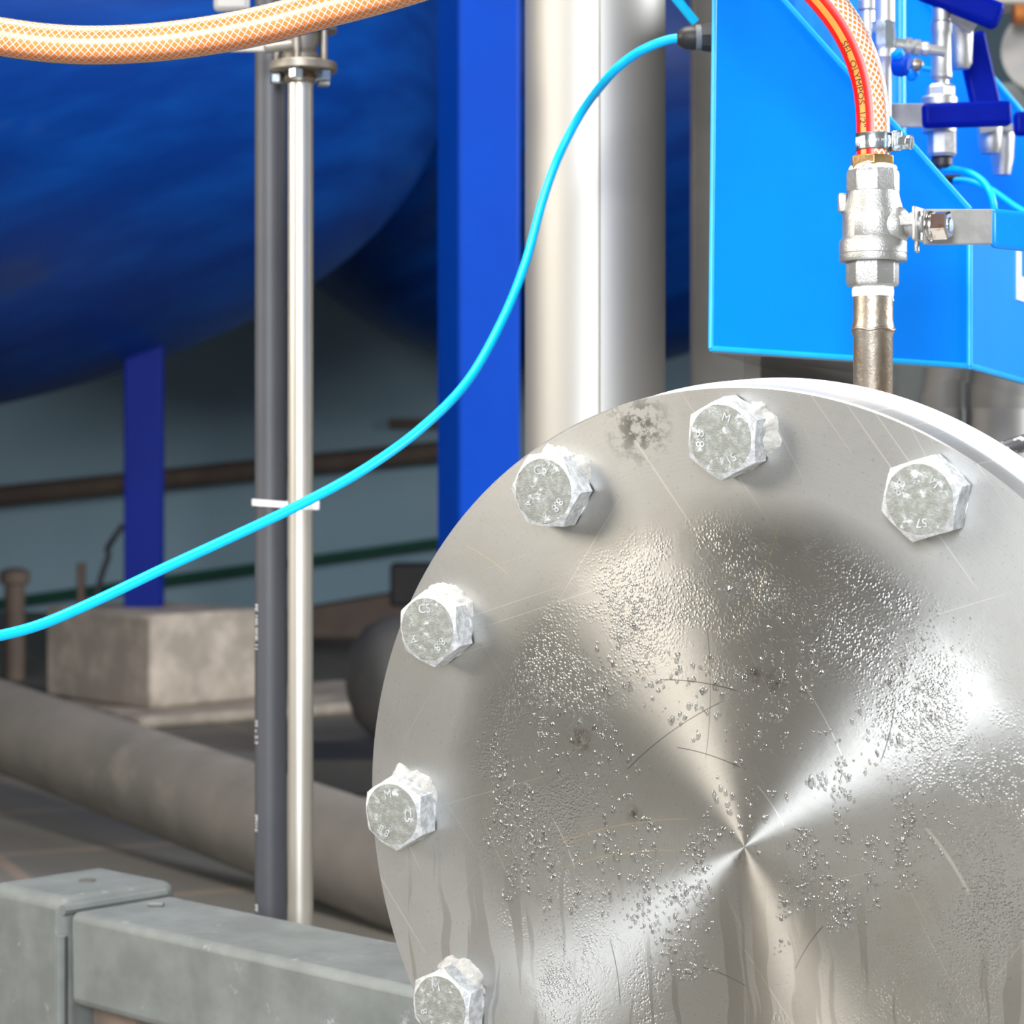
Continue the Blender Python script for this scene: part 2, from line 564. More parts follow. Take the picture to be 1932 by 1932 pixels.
DK, BR, TN = (.16, .155, .15), (.93, .93, .93), (.80, .70, .52)
SCRATCH = [(1240, 1283, 1395, 1305, .0004, DK, .8), (1180, 1455, 1370, 1320, .0004, DK, .7), (1500, 1270, 1590, 1430, .0004, BR, .9), (1427, 1480, 1480, 1560, .0005, BR, .9),
           (1690, 1310, 1660, 1440, .0005, DK, .8), (1055, 1590, 1305, 1545, .0005, TN, .8), (1060, 1637, 1280, 1605, .0005, TN, .7), (1150, 1770, 1170, 1900, .0004, DK, .8),
           (1275, 1410, 1400, 1450, .0004, DK, .8), (1500, 1830, 1555, 1745, .0004, DK, .8), (1325, 1825, 1410, 1862, .0004, DK, .7), (1745, 1560, 1830, 1690, .0012, BR, .7),
           (1040, 1540, 1085, 1640, .0005, BR, .9), (1470, 985, 1385, 1200, .0005, TN, .6), (1330, 1150, 1330, 1440, .0004, DK, .5), (880, 1030, 960, 1085, .0005, TN, .6)]
ANROT = 0.25
SMUDGE = facept(1205, 805)
M['face'] = flange_mat()


def floor_mat():
    m, nt, b = new_mat('grey_floor_tiles')
    tc = N(nt, 'ShaderNodeTexCoord').outputs['Object']
    mp = N(nt, 'ShaderNodeMapping')
    mp.inputs['Rotation'].default_value = (0, 0, -.42)
    nt.links.new(tc, mp.inputs[0])
    br = N(nt, 'ShaderNodeTexBrick')
    br.offset = 0
    br.inputs['Color1'].default_value = (.21, .20, .175, 1)
    br.inputs['Color2'].default_value = (.235, .22, .19, 1)
    br.inputs['Mortar'].default_value = (.36, .28, .22, 1)
    br.inputs['Scale'].default_value = 1
    br.inputs['Mortar Size'].default_value = .012
    br.inputs['Brick Width'].default_value = .45
    br.inputs['Row Height'].default_value = .45
    nt.links.new(mp.outputs[0], br.inputs['Vector'])
    c = mixc(nt, mth(nt, 'MULTIPLY', ramp(nt, noise(nt, tc, 5), .4, .7), .5), br.outputs[0], (.165, .155, .135))
    nt.links.new(c, b.inputs['Base Color'])
    b.inputs['Roughness'].default_value = .55
    return m


M['floor'] = floor_mat()

# ------------------------------------------------------------------ the room
YB = 10.2
MB().box((0, 4.0, -.05), 12.4, 12.6, .1).build('floor', M['floor'], kind='structure')
MB().box((0, YB + .1, 2.1), 12.4, .2, 4.2).build('wall_back', M['wall'], kind='structure')
wl = MB()
wl.box((-6.1, 4.0, 2.1), .2, 12.6, 4.2)
wl.build('wall_left', M['plain'], kind='structure')
MB().box((-3.6, -2.2, 2.1), 4.8, .2, 4.2).build('wall_front_occluder', M['plain'], kind='structure')  # unseen half wall behind the camera, added to block light from the left
MB().box((0, 4.0, 4.25), 12.4, 12.6, .1).build('ceiling', M['plain'], kind='structure')
MB().box((4.0, 6.4, 2.1), .2, 7.8, 4.2).build('wall_right', M['plain'], kind='structure')

# pipes and bits on the back wall
MB().tube([P(-400, 977, 10), P(560, 878, 10), P(900, 845, 10)], .045, 12).build('wall_rail', M['brown'], label='sloping brown rail running along the pale blue back wall', cat='rail')
MB().tube([P(-300, 1180, 10.05), P(1000, 1000, 10.05)], .022, 12).build('wall_pipe', M['greenpipe'], label='thin dark green pipe low on the pale blue back wall', cat='pipe')
MB().box(P(790, 799, 10.1), .26, .1, .04).build('wall_bracket', M['brown'], label='short dark bracket on the back wall beside the blue column', cat='bracket')
b_ = MB()
c0, c1 = P(430, 1180, 8.6), P(900, 1100, 8.6)
d_ = (c1 - c0).normalized()
b_.hexa((c0 + c1) / 2 + V((0, .1, -.06)), d_ * (c1 - c0).length / 2, V((0, .1, 0)), V((0, 0, .075)))
b_.build('floor_channel', M['brown'], bevel=.01, label='dark brown steel channel on the floor along the back wall', cat='steel beam')
MB().box(P(795, 1085, 7.6) + V((0, 0, -.03)), .20, .16, .14).build('pipe_shoe', M['black'], bevel=.01, label='dark shoe on the brown channel next to the blue column', cat='bracket')


# ------------------------------------------------------------------ tanks
def ell_tank(xc, yc, a, b, d):
    k = d / F
    R, bb = a * k, b * k
    c = P(xc, yc, d)
    prof = []
    for i in range(0, 25):
        t = i / 24 * PI / 2
        prof.append((max(.003, R * math.sin(t)), -bb * math.cos(t)))
    prof.append((R, 4.15 - c.z))
    return c, R, bb, prof


c, R, bb, prof = ell_tank(-800, 150, 1640, 690, 6.0)
tk = thing('storage_tank', (c.x, c.y, 0), 'large blue storage tank with dished bottom on flat blue legs, behind the braided orange hose', 'tank')
MB().lathe(prof, c, seg=128).build('shell', M['tank'], tk, smooth=60)
BT = H - 260 / F * 5.6                            # top of the concrete block
lg = P(272, 1145, 5.94)


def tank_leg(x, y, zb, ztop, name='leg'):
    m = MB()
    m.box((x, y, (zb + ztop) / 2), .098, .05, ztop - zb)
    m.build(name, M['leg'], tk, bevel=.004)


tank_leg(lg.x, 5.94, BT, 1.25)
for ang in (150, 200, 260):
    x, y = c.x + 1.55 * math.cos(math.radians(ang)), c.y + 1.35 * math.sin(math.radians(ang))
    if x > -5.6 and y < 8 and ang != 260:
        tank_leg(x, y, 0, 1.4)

c2, R2, bb2, prof2 = ell_tank(1063, 150, 653, 555, 8.4)
tk2 = thing('storage_tank', (c2.x, c2.y, 0), 'shadowed navy tank bottom behind the blue column and the thick steel pipe', 'tank')
MB().lathe(prof2, c2, seg=96).build('shell', M['tank'], tk2, smooth=60)
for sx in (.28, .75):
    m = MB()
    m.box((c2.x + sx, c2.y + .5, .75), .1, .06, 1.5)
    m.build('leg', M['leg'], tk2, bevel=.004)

# concrete block under the tank leg
A0 = V((-.8826, 5.6, 0))
l1, l2 = V((-.33, .35, 0)), V((.25, .27, 0))
m = MB()
m.prism([A0 + V((0, 0, .03)), A0 + l2 + V((0, 0, .03)), A0 + l1 + l2 + V((0, 0, .03)), A0 + l1 + V((0, 0, .03))], V((0, 0, BT - .03)))
blk = m.build('concrete_block', M['concrete'], bevel=.012, label='pale concrete block with mottled sides under the blue tank leg', cat='block')
m = MB()
q = A0 + V((.0, -.16, 0))
m.prism([q, q + V((.75, .55, 0)), q + V((.4, 1.0, 0)), q + V((-.3, .5, 0))], V((0, 0, .03)))
m.build('concrete_footing', M['concrete'], bevel=.01, label='low concrete footing on the floor in front of the concrete block', cat='footing')
sp_ = P(152, 1118, 6.0)
MB().lathe([(.012, 0), (.012, .11)], V((P(153, 1118, 6.05).x, 6.05, BT)), seg=12).build('pipe_stub', M['brown'], label='short dark rod standing on the concrete block left of the tank leg', cat='rod')
wp = [P(178, 1110, 6.0), P(192, 1085, 6.0), P(204, 1050, 6.0), P(203, 1035, 6.0), P(215, 1015, 5.98), P(232, 990, 5.98)]
wp[0].z = BT + .006
MB().tube(smooth_path(wp, 8), .008, 8).build('grey_cable', M['darkpipe'], label='thin grey cable curling from the concrete block up to the tank leg', cat='cable')
MB().lathe([(.03, 0), (.03, .28), (.045, .285), (.045, .32), (.02, .33)], V((P(28, 1200, 6.8).x, 6.8, 0)), seg=16).build('floor_stand_pipe', M['brown'], label='small dark standpipe by the left edge behind the concrete block', cat='pipe')

# blue column
Bc, Ac = V((-.0678, 2.9, 0)), V((.0112, 2.93, 0))
dv = Ac - Bc
pv = V((-dv.y, dv.x, 0))
m = MB()
m.prism([Bc, Ac, Ac + pv, Bc + pv], V((0, 0, 2.6)))
m.build('steel_column', M['column'], bevel=.004, label='square bright blue steel column left of the thick stainless pipe', cat='column')

# thick stainless pipe
px = P(1123, 900, 1.76)
pp = thing('stainless_pipe', (px.x, px.y, 0), 'thick vertical brushed stainless pipe beside the blue column', 'pipe')
MB().lathe([(.0538, 0), (.0538, 3.2)], (px.x, px.y, 0), seg=96).build('pipe_wall', M['stainless'], pp)
m = MB()
m.tube([V((px.x + .0008, px.y - .0537, z / 20)) for z in range(0, 64)], .0011, 6)
m.build('weld_seam', M['stainless'], pp)

# dark grey post behind the blue cabinet
m = MB()
a_, b_ = P(1308, 900, 2.06), P(1640, 900, 2.06)
m.box(((a_.x + b_.x) / 2, 2.08, 1.2), b_.x - a_.x, .04, 2.4)
m.build('steel_post', M['darksteel'], bevel=.002, label='dark grey steel upright behind the left edge of the azure cabinet', cat='post')

# ------------------------------------------------------------------ twin vertical pipes with a tie
dp = P(511, 900, 1.759)
t1 = thing('plastic_pipe', (dp.x, dp.y, 0), 'dark grey vertical plastic pipe tied to the slim bright tube', 'pipe')
MB().lathe([(.0123, 0), (.0123, 2.8)], (dp.x, dp.y, 0), seg=40).build('pipe_wall', M['darkpipe'], t1)
fr = [(V((dp.x, dp.y, .2)), V((0, 0, 1)), V((0, -1, 0)), V((1, 0, 0)), 0)]
m = MB()
for s0, txt in ((.52, 'PE 100 SDR 11'), (.44, '25 x 2.3'), (.37, 'PN16'), (.30, 'PE 100'), (.22, 'SDR 11')):
    vs, fs = text_mesh(txt, .0058)
    vv = []
    for v in vs:
        th = -1.02 + v.y / .0123
        vv.append(V((dp.x + .0125 * math.sin(th), dp.y - .0125 * math.cos(th), s0 - v.x - .035)))
    m = MB()
    m.raw(vv, fs)
    m.build('printed_text', M['paint_white'], t1, smooth=0)
wp_ = P(567, 900, 1.725)
t2 = thing('steel_tube', (wp_.x, wp_.y, 0), 'slim bright steel tube beside the dark grey pipe, rust-stained at the top', 'pipe')
ztop = P(0, 150, 1.725).z
MB().lathe([(.0096, 0), (.0096, ztop)], (wp_.x, wp_.y, 0), seg=40).build('tube_wall', M['whitepipe'], t2)

# cable tie
zt = P(0, 953, 1.7).z
loop = []
for i in range(25):
    a = PI / 2 + PI * i / 24
    loop.append(V((dp.x + .0135 * math.cos(a), dp.y - .0135 * math.sin(a) * -1, 0)))
for i in range(25):
    a = -PI / 2 + PI * i / 24
    loop.append(V((wp_.x + .0112 * math.cos(a), wp_.y + .0112 * math.sin(a), 0)))
m = MB()
n_ = len(loop)
ring = []
cc = V(((dp.x + wp_.x) / 2, dp.y, 0))
for p in loop:
    o_ = (p - cc).normalized() * .0012
    tz = zt - (p.x - cc.x) * .06
    ring.append([m.bm.verts.new(V((p.x, p.y, tz - .0025))), m.bm.verts.new(V((p.x, p.y, tz + .0025))),
                 m.bm.verts.new(V((p.x, p.y, tz + .0025)) + o_), m.bm.verts.new(V((p.x, p.y, tz - .0025)) + o_)])
for i in range(n_):
    a, b = ring[i], ring[(i + 1) % n_]
    for k in range(4):
        m.face([a[k], b[k], b[(k + 1) % 4], a[(k + 1) % 4]])
tie = m.build('cable_tie', M['tie'], None, label='white cable tie binding the dark grey pipe to the bright tube', cat='cable tie')
m = MB()
m.box((wp_.x + .0125, wp_.y - .006, zt - .0005), .005, .005, .007)
m.build('tie_head', M['tie'], tie, bevel=.001)

# flanged valve on top of the bright tube
D = 1.725
k = D / F
vx, vy = wp_.x, wp_.y
t = thing('flanged_valve', (vx, vy, ztop), 'small grey flanged valve with bolts atop the bright tube, under the orange hose', 'valve')
zz = lambda y: H - (y - CY) * k
MB().lathe([(.0108, zz(158)), (.0125, zz(150)), (.0108, zz(140)), (.0108, zz(132))], (vx, vy, 0), seg=24).build('neck', M['rustpipe'], t)
m = MB()
m.lathe([(62 * k, zz(136)), (64 * k, zz(134)), (64 * k, zz(121)), (62 * k, zz(119))], (vx + .002, vy, 0), seg=40)
m.build('lower_flange', M['aged'], t)
m = MB()
m.lathe([(64 * k, zz(60)), (64 * k, zz(44))], (vx + .002, vy, 0), seg=40)
m.build('upper_flange', M['aged'], t)
m = MB()
m.lathe([(34 * k, zz(121)), (36 * k, zz(105)), (30 * k, zz(95)), (36 * k, zz(80)), (38 * k, zz(60))], (vx, vy, 0), seg=32)
m.build('body', M['aged'], t)
for a in (-1.75, -.15, 1.0, 2.4):
    bx, by = vx + .002 + 50 * k * math.sin(a), vy - 50 * k * math.cos(a)
    m = MB()
    m.lathe([(6 * k, zz(150)), (6 * k, zz(30))], (bx, by, 0), seg=12)
    bo = m.build('bolt', M['aged'], t)
    m = MB()
    m.lathe([(12 * k, zz(157)), (14 * k, zz(154)), (14 * k, zz(140)), (13 * k, zz(138))], (bx, by, 0), seg=6, rot=a)
    m.build('nut', M['clamp'], bo, smooth=20)
m = MB()
m.hexa(P(480, 90, 1.70), V((46 * k, 0, 0)), V((0, .002, 0)), V((0, 0, 8 * k)))
m.build('lever', M['greyplate'], t, bevel=.001)
m = MB()
a1 = P(520, 96, 1.69)
m.lathe([(9 * k, 0), (9 * k, 50 * k)], P(500, 92, 1.69), (1, 0.3, .2), seg=16)
m.build('stem', M['aged'], t)
m = MB()
m.lathe([(.0096, zz(44)), (.0096, 2.8)], (vx, vy, 0), seg=24)
m.build('riser', M['darksteel'], t)
# pale plate seen against the tank behind the hose
m = MB()
m.hexa(P(437, -30, 1.95), V((34 / F * 1.95, 0, 0)), V((0, .004, 0)), V((0, 0, 52 / F * 1.95)))
m.build('mounting_plate', M['greyplate'], bevel=.004, label='pale grey plate above the orange hose against the blue tank', cat='plate')

# ------------------------------------------------------------------ floor pipe and things behind the flange
f0, f1 = P(-420, 1215, 4.75), P(1150, 1775, 2.62)
f0.z, f1.z = max(f0.z, .08), max(f1.z, .08)
pl = P(0, 1368, 4.1); pr = P(600, 1588, 3.25)
pr.z = max(pr.z, .079)
d_ = pr - pl
a_, b_ = pl - d_ * .9, pr + d_ * .55
m = MB()
m.tube([a_ + (b_ - a_) * i / 20 for i in range(21)], .078, 48)
m.build('floor_pipe', M['floorpipe'], label='thick dusty grey pipe lying across the floor behind the galvanised frame', cat='pipe')
# grey dished end
g0 = P(790, 1285, 4.9)
m = MB()
prof = [(.003, 0), (.05, .006), (.09, .022), (.12, .05), (.135, .09), (.14, .14), (.14, .9)]
m.lathe(prof, g0 + V((-.15, 0, 0)), V((1, .35, 0)), seg=48)
m.build('capped_pipe', M['darksteel'], smooth=60, label='rusty grey pipe with a rounded end, half hidden behind the steel flange', cat='pipe')
m = MB()
m.box((P(560, 0, 4.5).x + .5, 4.45, .035), 1.0, .3, .07)
m.build('skid', M['black'], bevel=.006, label='low black steel skid on the floor before the round-ended pipe', cat='skid')

# ------------------------------------------------------------------ galvanised frame
sc_ = 1.065
zt_ = H - .289 * sc_
FL = V((-.2946 * sc_, 1.523 * sc_, 0))
dd = V((.722, -.692, 0)); pe = V((.692, .722, 0))
gf = thing('support_frame', (FL.x, FL.y, 0), 'grey galvanised steel frame of post and beam left of the big flange', 'frame')
wB = .085 * sc_
m = MB()
Lb = .365
m.prism([FL, FL + dd * Lb, FL + dd * Lb + pe * wB, FL + pe * wB], V((0, 0, .066)))
bmesh.ops.translate(m.bm, vec=(0, 0, zt_ - .066), verts=m.bm.verts[:])
m.build('beam', M['galv'], gf, bevel=.006, subs=3)
m = MB()
Sx = FL - dd * .0035 - pe * .003
zp = H - 797 / F * 1.62
m.prism([Sx, Sx + pe * (wB + .012), Sx + pe * (wB + .012) - dd * .095, Sx - dd * .095], V((0, 0, zp)))
m.build('post', M['galv'], gf, bevel=.009, subs=4)
hp = Sx + pe * .055 - dd * .047
m = MB()
m.lathe([(.0062, zp - .001), (.0062, zp + .0009), (.0045, zp + .0014)], (hp.x, hp.y, 0), seg=24)
m.build('hole_plug', M['darksteel'], gf)
m = MB()
wpos = [Sx + V((0, 0, z / 40)) - pe * .001 for z in range(0, int(zp * 40))]
m.tube(wpos, .0035, 8)
m.tube([Sx + pe * (i / 12 * wB) + V((0, 0, zt_ + .001)) for i in range(13)], .004, 8)
m.build('weld_bead', M['galv'], gf)
m = MB()
m.box(FL + pe * .055 + dd * .028 + V((0, 0, zt_ + .0015)), .012, .006, .003)
m.build('tab', M['galv'], gf, bevel=.001)
m = MB()
q0 = FL + dd * .02 + V((0, .03, 0))
m.prism([q0, q0 + dd * .05, q0 + dd * .05 + pe * .03, q0 + pe * .03], V((0, 0, zt_ - .07)))
m.build('gusset', M['brown'], gf)

# ------------------------------------------------------------------ vessel with blind flange
FM = Matrix((FX, FU, FN)).transposed().to_4x4()
FM.translation = FC
ves = thing('flanged_vessel', FC, 'round stainless steel blind flange with white hex bolts, wet with droplets', 'flange', M=FM)


def LV(x, y, z=0.0):
    return FC + FX * x + FU * y + FN * z


RF, TH = .23, .021
m = MB()
m.lathe([(.02, 0), (.06, 0), (.12, 0), (.18, 0), (RF - .0008, 0), (RF, -.0008), (RF, -TH)], FC, FN, seg=256, ref=FX, caps=False)
# centre fan
cv = m.bm.verts.new(FC)
m.bm.verts.ensure_lookup_table()
r0 = m.bm.verts[:256]
for i in range(256):
    m.face([cv, r0[i], r0[(i + 1) % 256]])
m.build('cover_plate', M['face'], ves, smooth=30)
m = MB()
m.lathe([(RF - .004, -TH), (RF - .004, -TH - .003)], FC, FN, seg=192, ref=FX)
m.build('gasket', M['crust'], ves)
m = MB()
m.lathe([(.15, -TH - .003), (RF + .0005, -TH - .003), (RF + .002, -TH - .0045), (RF + .002, -TH - .027), (RF + .001, -TH - .028), (.18, -TH - .028), (.163, -TH - .05), (.158, -TH - .06)], FC, FN, seg=192, ref=FX)
m.build('mating_flange', M['whiteflange'], ves)
m = MB()
m.lathe([(.158, -.07), (.158, -.62)], FC, FN, seg=96, ref=FX)
m.build('shell', M['stainless'], ves, label='stainless shell behind the flange')

bolt_v = {0: -104, 1: -95, 2: -63, 3: -85, 4: -90, 5: -95}
marks = {0: (('8.8', 150, 0.0062), ('V1', 45, .0055), ('57', 275, .006)),
         1: (('8.8', 180, .0068), ('M', 70, .006), ('51', 300, .006)),
         2: (('C5', 95, .0068), ('8.8', 320, .0062), ('4', 215, .0062)),
         3: (('C5', 95, .0068), ('8.8', 315, .0062), ('A', 215, .0062)),
         4: (('M', 100, .0066), ('C5', 0, .006), ('8.8', 240, .006)),
         5: (('M', 100, .007), ('8', 200, .006), ('C5', 290, .006))}
HH = .0155
for i in range(12):
    an = FPH + i * PI / 6
    bc = LV(.205 * math.cos(an), .205 * math.sin(an))
    rv = math.radians(bolt_v.get(i, -90 + i * 17))
    Rc = .0208
    m = MB()
    rnd = random.Random(i)
    m.lathe([(.0185, .0), (.0185, .0012)], bc, FN, seg=48, ref=FX)
    # hexagon with a chamfered top: hex side walls, then a round face
    segs = 48
    rings = []

    def hexr(a):
        k_ = (a - rv) % (PI / 3) - PI / 6
        return Rc * math.cos(PI / 6) / math.cos(k_)
    for h, fct in ((.0012, 1.0), (.006, 1.0), (.0115, 1.0)):
        rings.append([bc + FX * (hexr(2 * PI * j / segs + rv) * math.cos(2 * PI * j / segs + rv)) + FU * (hexr(2 * PI * j / segs + rv) * math.sin(2 * PI * j / segs + rv)) + FN * h for j in range(segs)])
    rr = []
    for j in range(segs):                        # chamfer: corners lie lower than flats
        a = 2 * PI * j / segs + rv
        hr = hexr(a)
        rr.append(bc + FX * (hr * math.cos(a)) + FU * (hr * math.sin(a)) + FN * (HH - (hr - .0166) * .62))
    rings.append(rr)
    rings.append([bc + FX * (.0166 * math.cos(2 * PI * j / segs + rv)) + FU * (.0166 * math.sin(2 * PI * j / segs + rv)) + FN * HH for j in range(segs)])
    vr = []
    for ri, rg in enumerate(rings):
        out = []
        for p in rg:
            kk = mnoise.noise(p * 260) * .0004
            out.append(m.bm.verts.new(p + (p - bc).normalized() * kk))
        vr.append(out)
    for a_, b_ in zip(vr, vr[1:]):
        for j in range(segs):
            m.face([a_[j], a_[(j + 1) % segs], b_[(j + 1) % segs], b_[j]])
    bo = m.build('bolt', M['zinc'], ves, smooth=25)
    m = MB()
    m.lathe([(.0167, HH - .001), (.0166, HH), (.0158, HH + .0001)], bc, FN, seg=48, ref=FX)
    m.build('head_face', M['zinc_face'], bo)
    if i in marks:
        m = MB()
        for txt, ad, sz in marks[i]:
            vs, fs = text_mesh(txt, sz, .00035)
            a = math.radians(ad)
            rad = V((math.cos(a), math.sin(a), 0))
            tan = V((math.sin(a), -math.cos(a), 0))
            cpos = rad * .0108
            vv = []
            for v in vs:
                q = cpos + tan * v.x + rad * v.y
                vv.append(bc + FX * q.x + FU * q.y + FN * (HH + .0002 + v.z))
            m.raw(vv, fs)
        m.build('stamped_marking', M['zinc'], bo, smooth=0)
    # lime crust creeping out above the head
    if i in (1, 2, 3, 4, 5):
        m = MB()
        lo_, hi_ = (-30, 60) if i == 1 else (15, 125)
        rows = []
        nA = 40
        for ka in range(nA + 1):
            ad = lo_ + (hi_ - lo_) * ka / nA
            a = math.radians(ad)
            fade = min(1, 5 * min(ka, nA - ka) / nA)
            w_ = (.0035 + .004 * mnoise.noise(V((a * 3.1, i * 7.7, 0)))) * fade
            w_ += .0012 * mnoise.noise(V((a * 14, i * 3.3, 4)))
            w_ = max(w_, .0002)
            hgt = .0075 * fade * (.7 + .5 * mnoise.noise(V((a * 5, i, 9))))
            row = []
            for rr2, hh2 in ((.0172, hgt), (.0195, hgt * .95), (.0200 + w_ * .35, hgt * .55 + .0006 * mnoise.noise(V((a * 20, 3, i)))), (.0200 + w_ * .75, hgt * .22), (.0202 + w_, -.0004)):
                row.append(m.bm.verts.new(bc + FX * (rr2 * math.cos(a)) + FU * (rr2 * math.sin(a)) + FN * hh2))
            rows.append(row)
        for ra, rb in zip(rows, rows[1:]):
            for kb in range(4):
                m.face([ra[kb], rb[kb], rb[kb + 1], ra[kb + 1]])
        m.build('lime_crust', M['crust'], bo, smooth=60)
# nuts and stud ends behind
for i in range(12):
    an = FPH + i * PI / 6
    m = MB()
    m.lathe([(.0195, 0), (.0205, -.001), (.0205, -.018), (.018, -.02)], LV(.205 * math.cos(an), .205 * math.sin(an), -TH - .028), FN, seg=6, ref=FX, rot=i)
    m.lathe([(.0118, -.018), (.0118, -.034)], LV(.205 * math.cos(an), .205 * math.sin(an), -TH - .028), FN, seg=20, ref=FX)
    m.build('nut', M['zinc'], ves, smooth=25)

# ---- water drops on the face
m = MB()
rd = random.Random(3)
TPL = []
tb = bmesh.new()
bmesh.ops.create_icosphere(tb, subdivisions=2, radius=1)
tv = [v.co.copy() for v in tb.verts]
tf = [[v.index for v in f.verts] for f in tb.faces]
tb.free()
keep = [i for i, v in enumerate(tv) if v.z > -.35]
mp_ = {v: i for i, v in enumerate(keep)}
tv2 = [tv[i] for i in keep]
tf2 = [[mp_[i] for i in f] for f in tf if all(i in mp_ for i in f)]
tb = bmesh.new()
bmesh.ops.create_icosphere(tb, subdivisions=1, radius=1)
sv = [v.co.copy() for v in tb.verts]
sf = [[v.index for v in f.verts] for f in tb.faces]
tb.free()
kp = [i for i, v in enumerate(sv) if v.z > -.6]
mq = {v: i for i, v in enumerate(kp)}
sv2 = [sv[i] for i in kp]
sf2 = [[mq[i] for i in f] for f in sf if all(i in mq for i in f)]


def drop(px, py, r, el=1.0):
    q = facept(px, py)
    rr_ = math.hypot(q.x, q.y)
    if rr_ > .2 or rr_ < .004: return
    big = r > .0006
    tvv, tff = (tv2, tf2) if big else (sv2, sf2)
    ro = rd.uniform(-.35, .35)
    cr, sr = math.cos(ro), math.sin(ro)
    vs = []
    sd = V((rd.random() * 50, rd.random() * 50, 0))
    for v in tvv:
        k_ = 1 + (.75 * mnoise.noise(v * 1.3 + sd) if big else 0)
        x, y = v.x * k_ * r, v.y * k_ * r * el
        vs.append(LV(q.x + x * cr - y * sr, q.y + x * sr + y * cr, max(-.00004, v.z) * r * .42))
    m.raw(vs, tff)


def dens(px, py):
    q = facept(px, py)
    return mnoise.fractal(q * 28, 1.0, 2.0, 3)


# fine mist in an arc above and to the left of centre
cnt = 0
while cnt < 5200:
    a = rd.uniform(-35, 215)
    q = rd.gauss(.128, .013)
    x, y = q * math.cos(math.radians(a)), q * math.sin(math.radians(a))
    p3 = LV(x, y) - V((0, 0, H))
    px_, py_ = CX + F * p3.x / p3.y, CY - F * p3.z / p3.y
    if py_ > 1930: continue
    if dens(px_, py_) > -.1 + abs(q - .128) * 14:
        drop(px_, py_, rd.choice((.00022, .00028, .00034, .00042)), rd.uniform(1, 1.4))
        cnt += 1
cnt = 0
while cnt < 520:                                  # larger ragged drops inside the arc
    px_, py_ = rd.uniform(960, 1760), rd.uniform(1010, 1620)
    q = facept(px_, py_)
    if math.hypot(q.x, q.y) > .135: continue
    if dens(px_ + 300, py_) > .02:
        drop(px_, py_, rd.uniform(.0004, .0013) * (1.4 if rd.random() < .1 else 1), rd.uniform(1, 2.2))
        cnt += 1
cnt = 0
while cnt < 700:                                  # band at the right
    px_, py_ = rd.gauss(1750, 45), rd.uniform(1150, 1620)
    drop(px_ - (1400 - py_) * .12, py_, rd.choice((.0003, .0004, .0005, .0007)), rd.uniform(1, 1.5))
    cnt += 1
for xs, y0, y1, wd, n_ in ((1150, 1570, 1740, 12, 60), (1218, 1540, 1760, 16, 150), (1322, 1560, 1650, 14, 90), (1520, 1560, 1720, 12, 110), (1585, 1650, 1760, 18, 120),
                           (1650, 1580, 1720, 14, 70), (1705, 1500, 1680, 12, 90), (1585, 1430, 1600, 9, 50), (960, 1430, 1700, 7, 120), (935, 1380, 1600, 9, 110), (1000, 1480, 1690, 10, 130),
                           (1035, 1560, 1740, 5, 60), (1085, 1590, 1760, 5, 40), (1290, 1660, 1850, 26, 240), (1480, 1640, 1740, 8, 40), (1470, 1770, 1800, 6, 6), (1020, 1280, 1420, 10, 40), (1440, 1240, 1420, 40, 80)):
    for _ in range(int(n_ * 1.7)):
        py_ = rd.uniform(y0, y1)
        drop(xs + rd.gauss(0, wd) + 6 * math.sin(py_ * .04 + xs), py_, rd.choice((.0003, .0004, .0005, .0006, .0008, .0011)), rd.uniform(1, 1.7))
m.build('water_droplets', M['water'], None, smooth=180, label='condensation droplets beaded on the stainless flange face', cat='water droplets', kind='stuff')

# ------------------------------------------------------------------ riser, ball valve, fitting, clamp, hose
D = 1.277
k = D / F
VX = (1647 - CX) * k
zz = lambda y: H - (y - CY) * k
zaxis = FC.z + (D - FC.y) * (-FN.z / -FN.y) if False else FC.z + .012
rp = thing('pipe_nipple', (VX, D, zz(760)), 'rust-stained steel pipe rising behind the flange into the ball valve', 'pipe')
MB().lathe([(37 * k, zaxis + .14), (37 * k, zz(636)), (39.5 * k, zz(628)), (40 * k, zz(618)), (38.5 * k, zz(610)), (37.5 * k, zz(604)), (37.5 * k, zz(548))], (VX, D, 0), seg=48).build('pipe_wall', M['rustpipe'], rp)
m = MB()
m.tube([V((VX + 40 * k * math.sin(a / 10), D - 40 * k * math.cos(a / 10), zz(622) + .0006 * math.sin(a * .5))) for a in range(-16, 17)], .0008, 8)
m.build('weld_bead', M['rustpipe'], rp, smooth=60)

bv = thing('ball_valve', (VX, D, zz(540)), 'cast steel ball valve with blue-gripped lever on the rusty pipe, in front of the cabinet', 'ball valve')
m = MB()
m.lathe([(48.5 * k, zz(362)), (50 * k, zz(372)), (56 * k, zz(394)), (57.5 * k, zz(400)), (57.5 * k, zz(448)), (60 * k, zz(452))][::-1], (VX, D, 0), seg=64)
m.build('body', M['cast'], bv, smooth=40)
m = MB()
m.lathe([(62 * k, zz(494)), (63.5 * k, zz(491)), (63.5 * k, zz(482)), (62.3 * k, zz(481)), (62.3 * k, zz(479.5)), (63.5 * k, zz(478)), (63.5 * k, zz(458)), (61 * k, zz(452))], (VX, D, 0), seg=64)
m.build('end_ring', M['cast'], bv, smooth=30)
m = MB()
m.lathe([(44 * k, zz(541)), (49 * k, zz(538)), (50.5 * k, zz(534)), (50.5 * k, zz(493))], (VX - k, D, 0), seg=8, rot=0)
oc = m.build('lower_octagon', M['cast'], bv, smooth=20, bevel=.0006)
m = MB()
m.lathe([(50.5 * k, zz(363)), (50.5 * k, zz(328)), (48 * k, zz(321)), (40 * k, zz(319))], (VX, D, 0), seg=8, rot=0)
m.build('upper_octagon', M['cast'], bv, smooth=20, bevel=.0006)
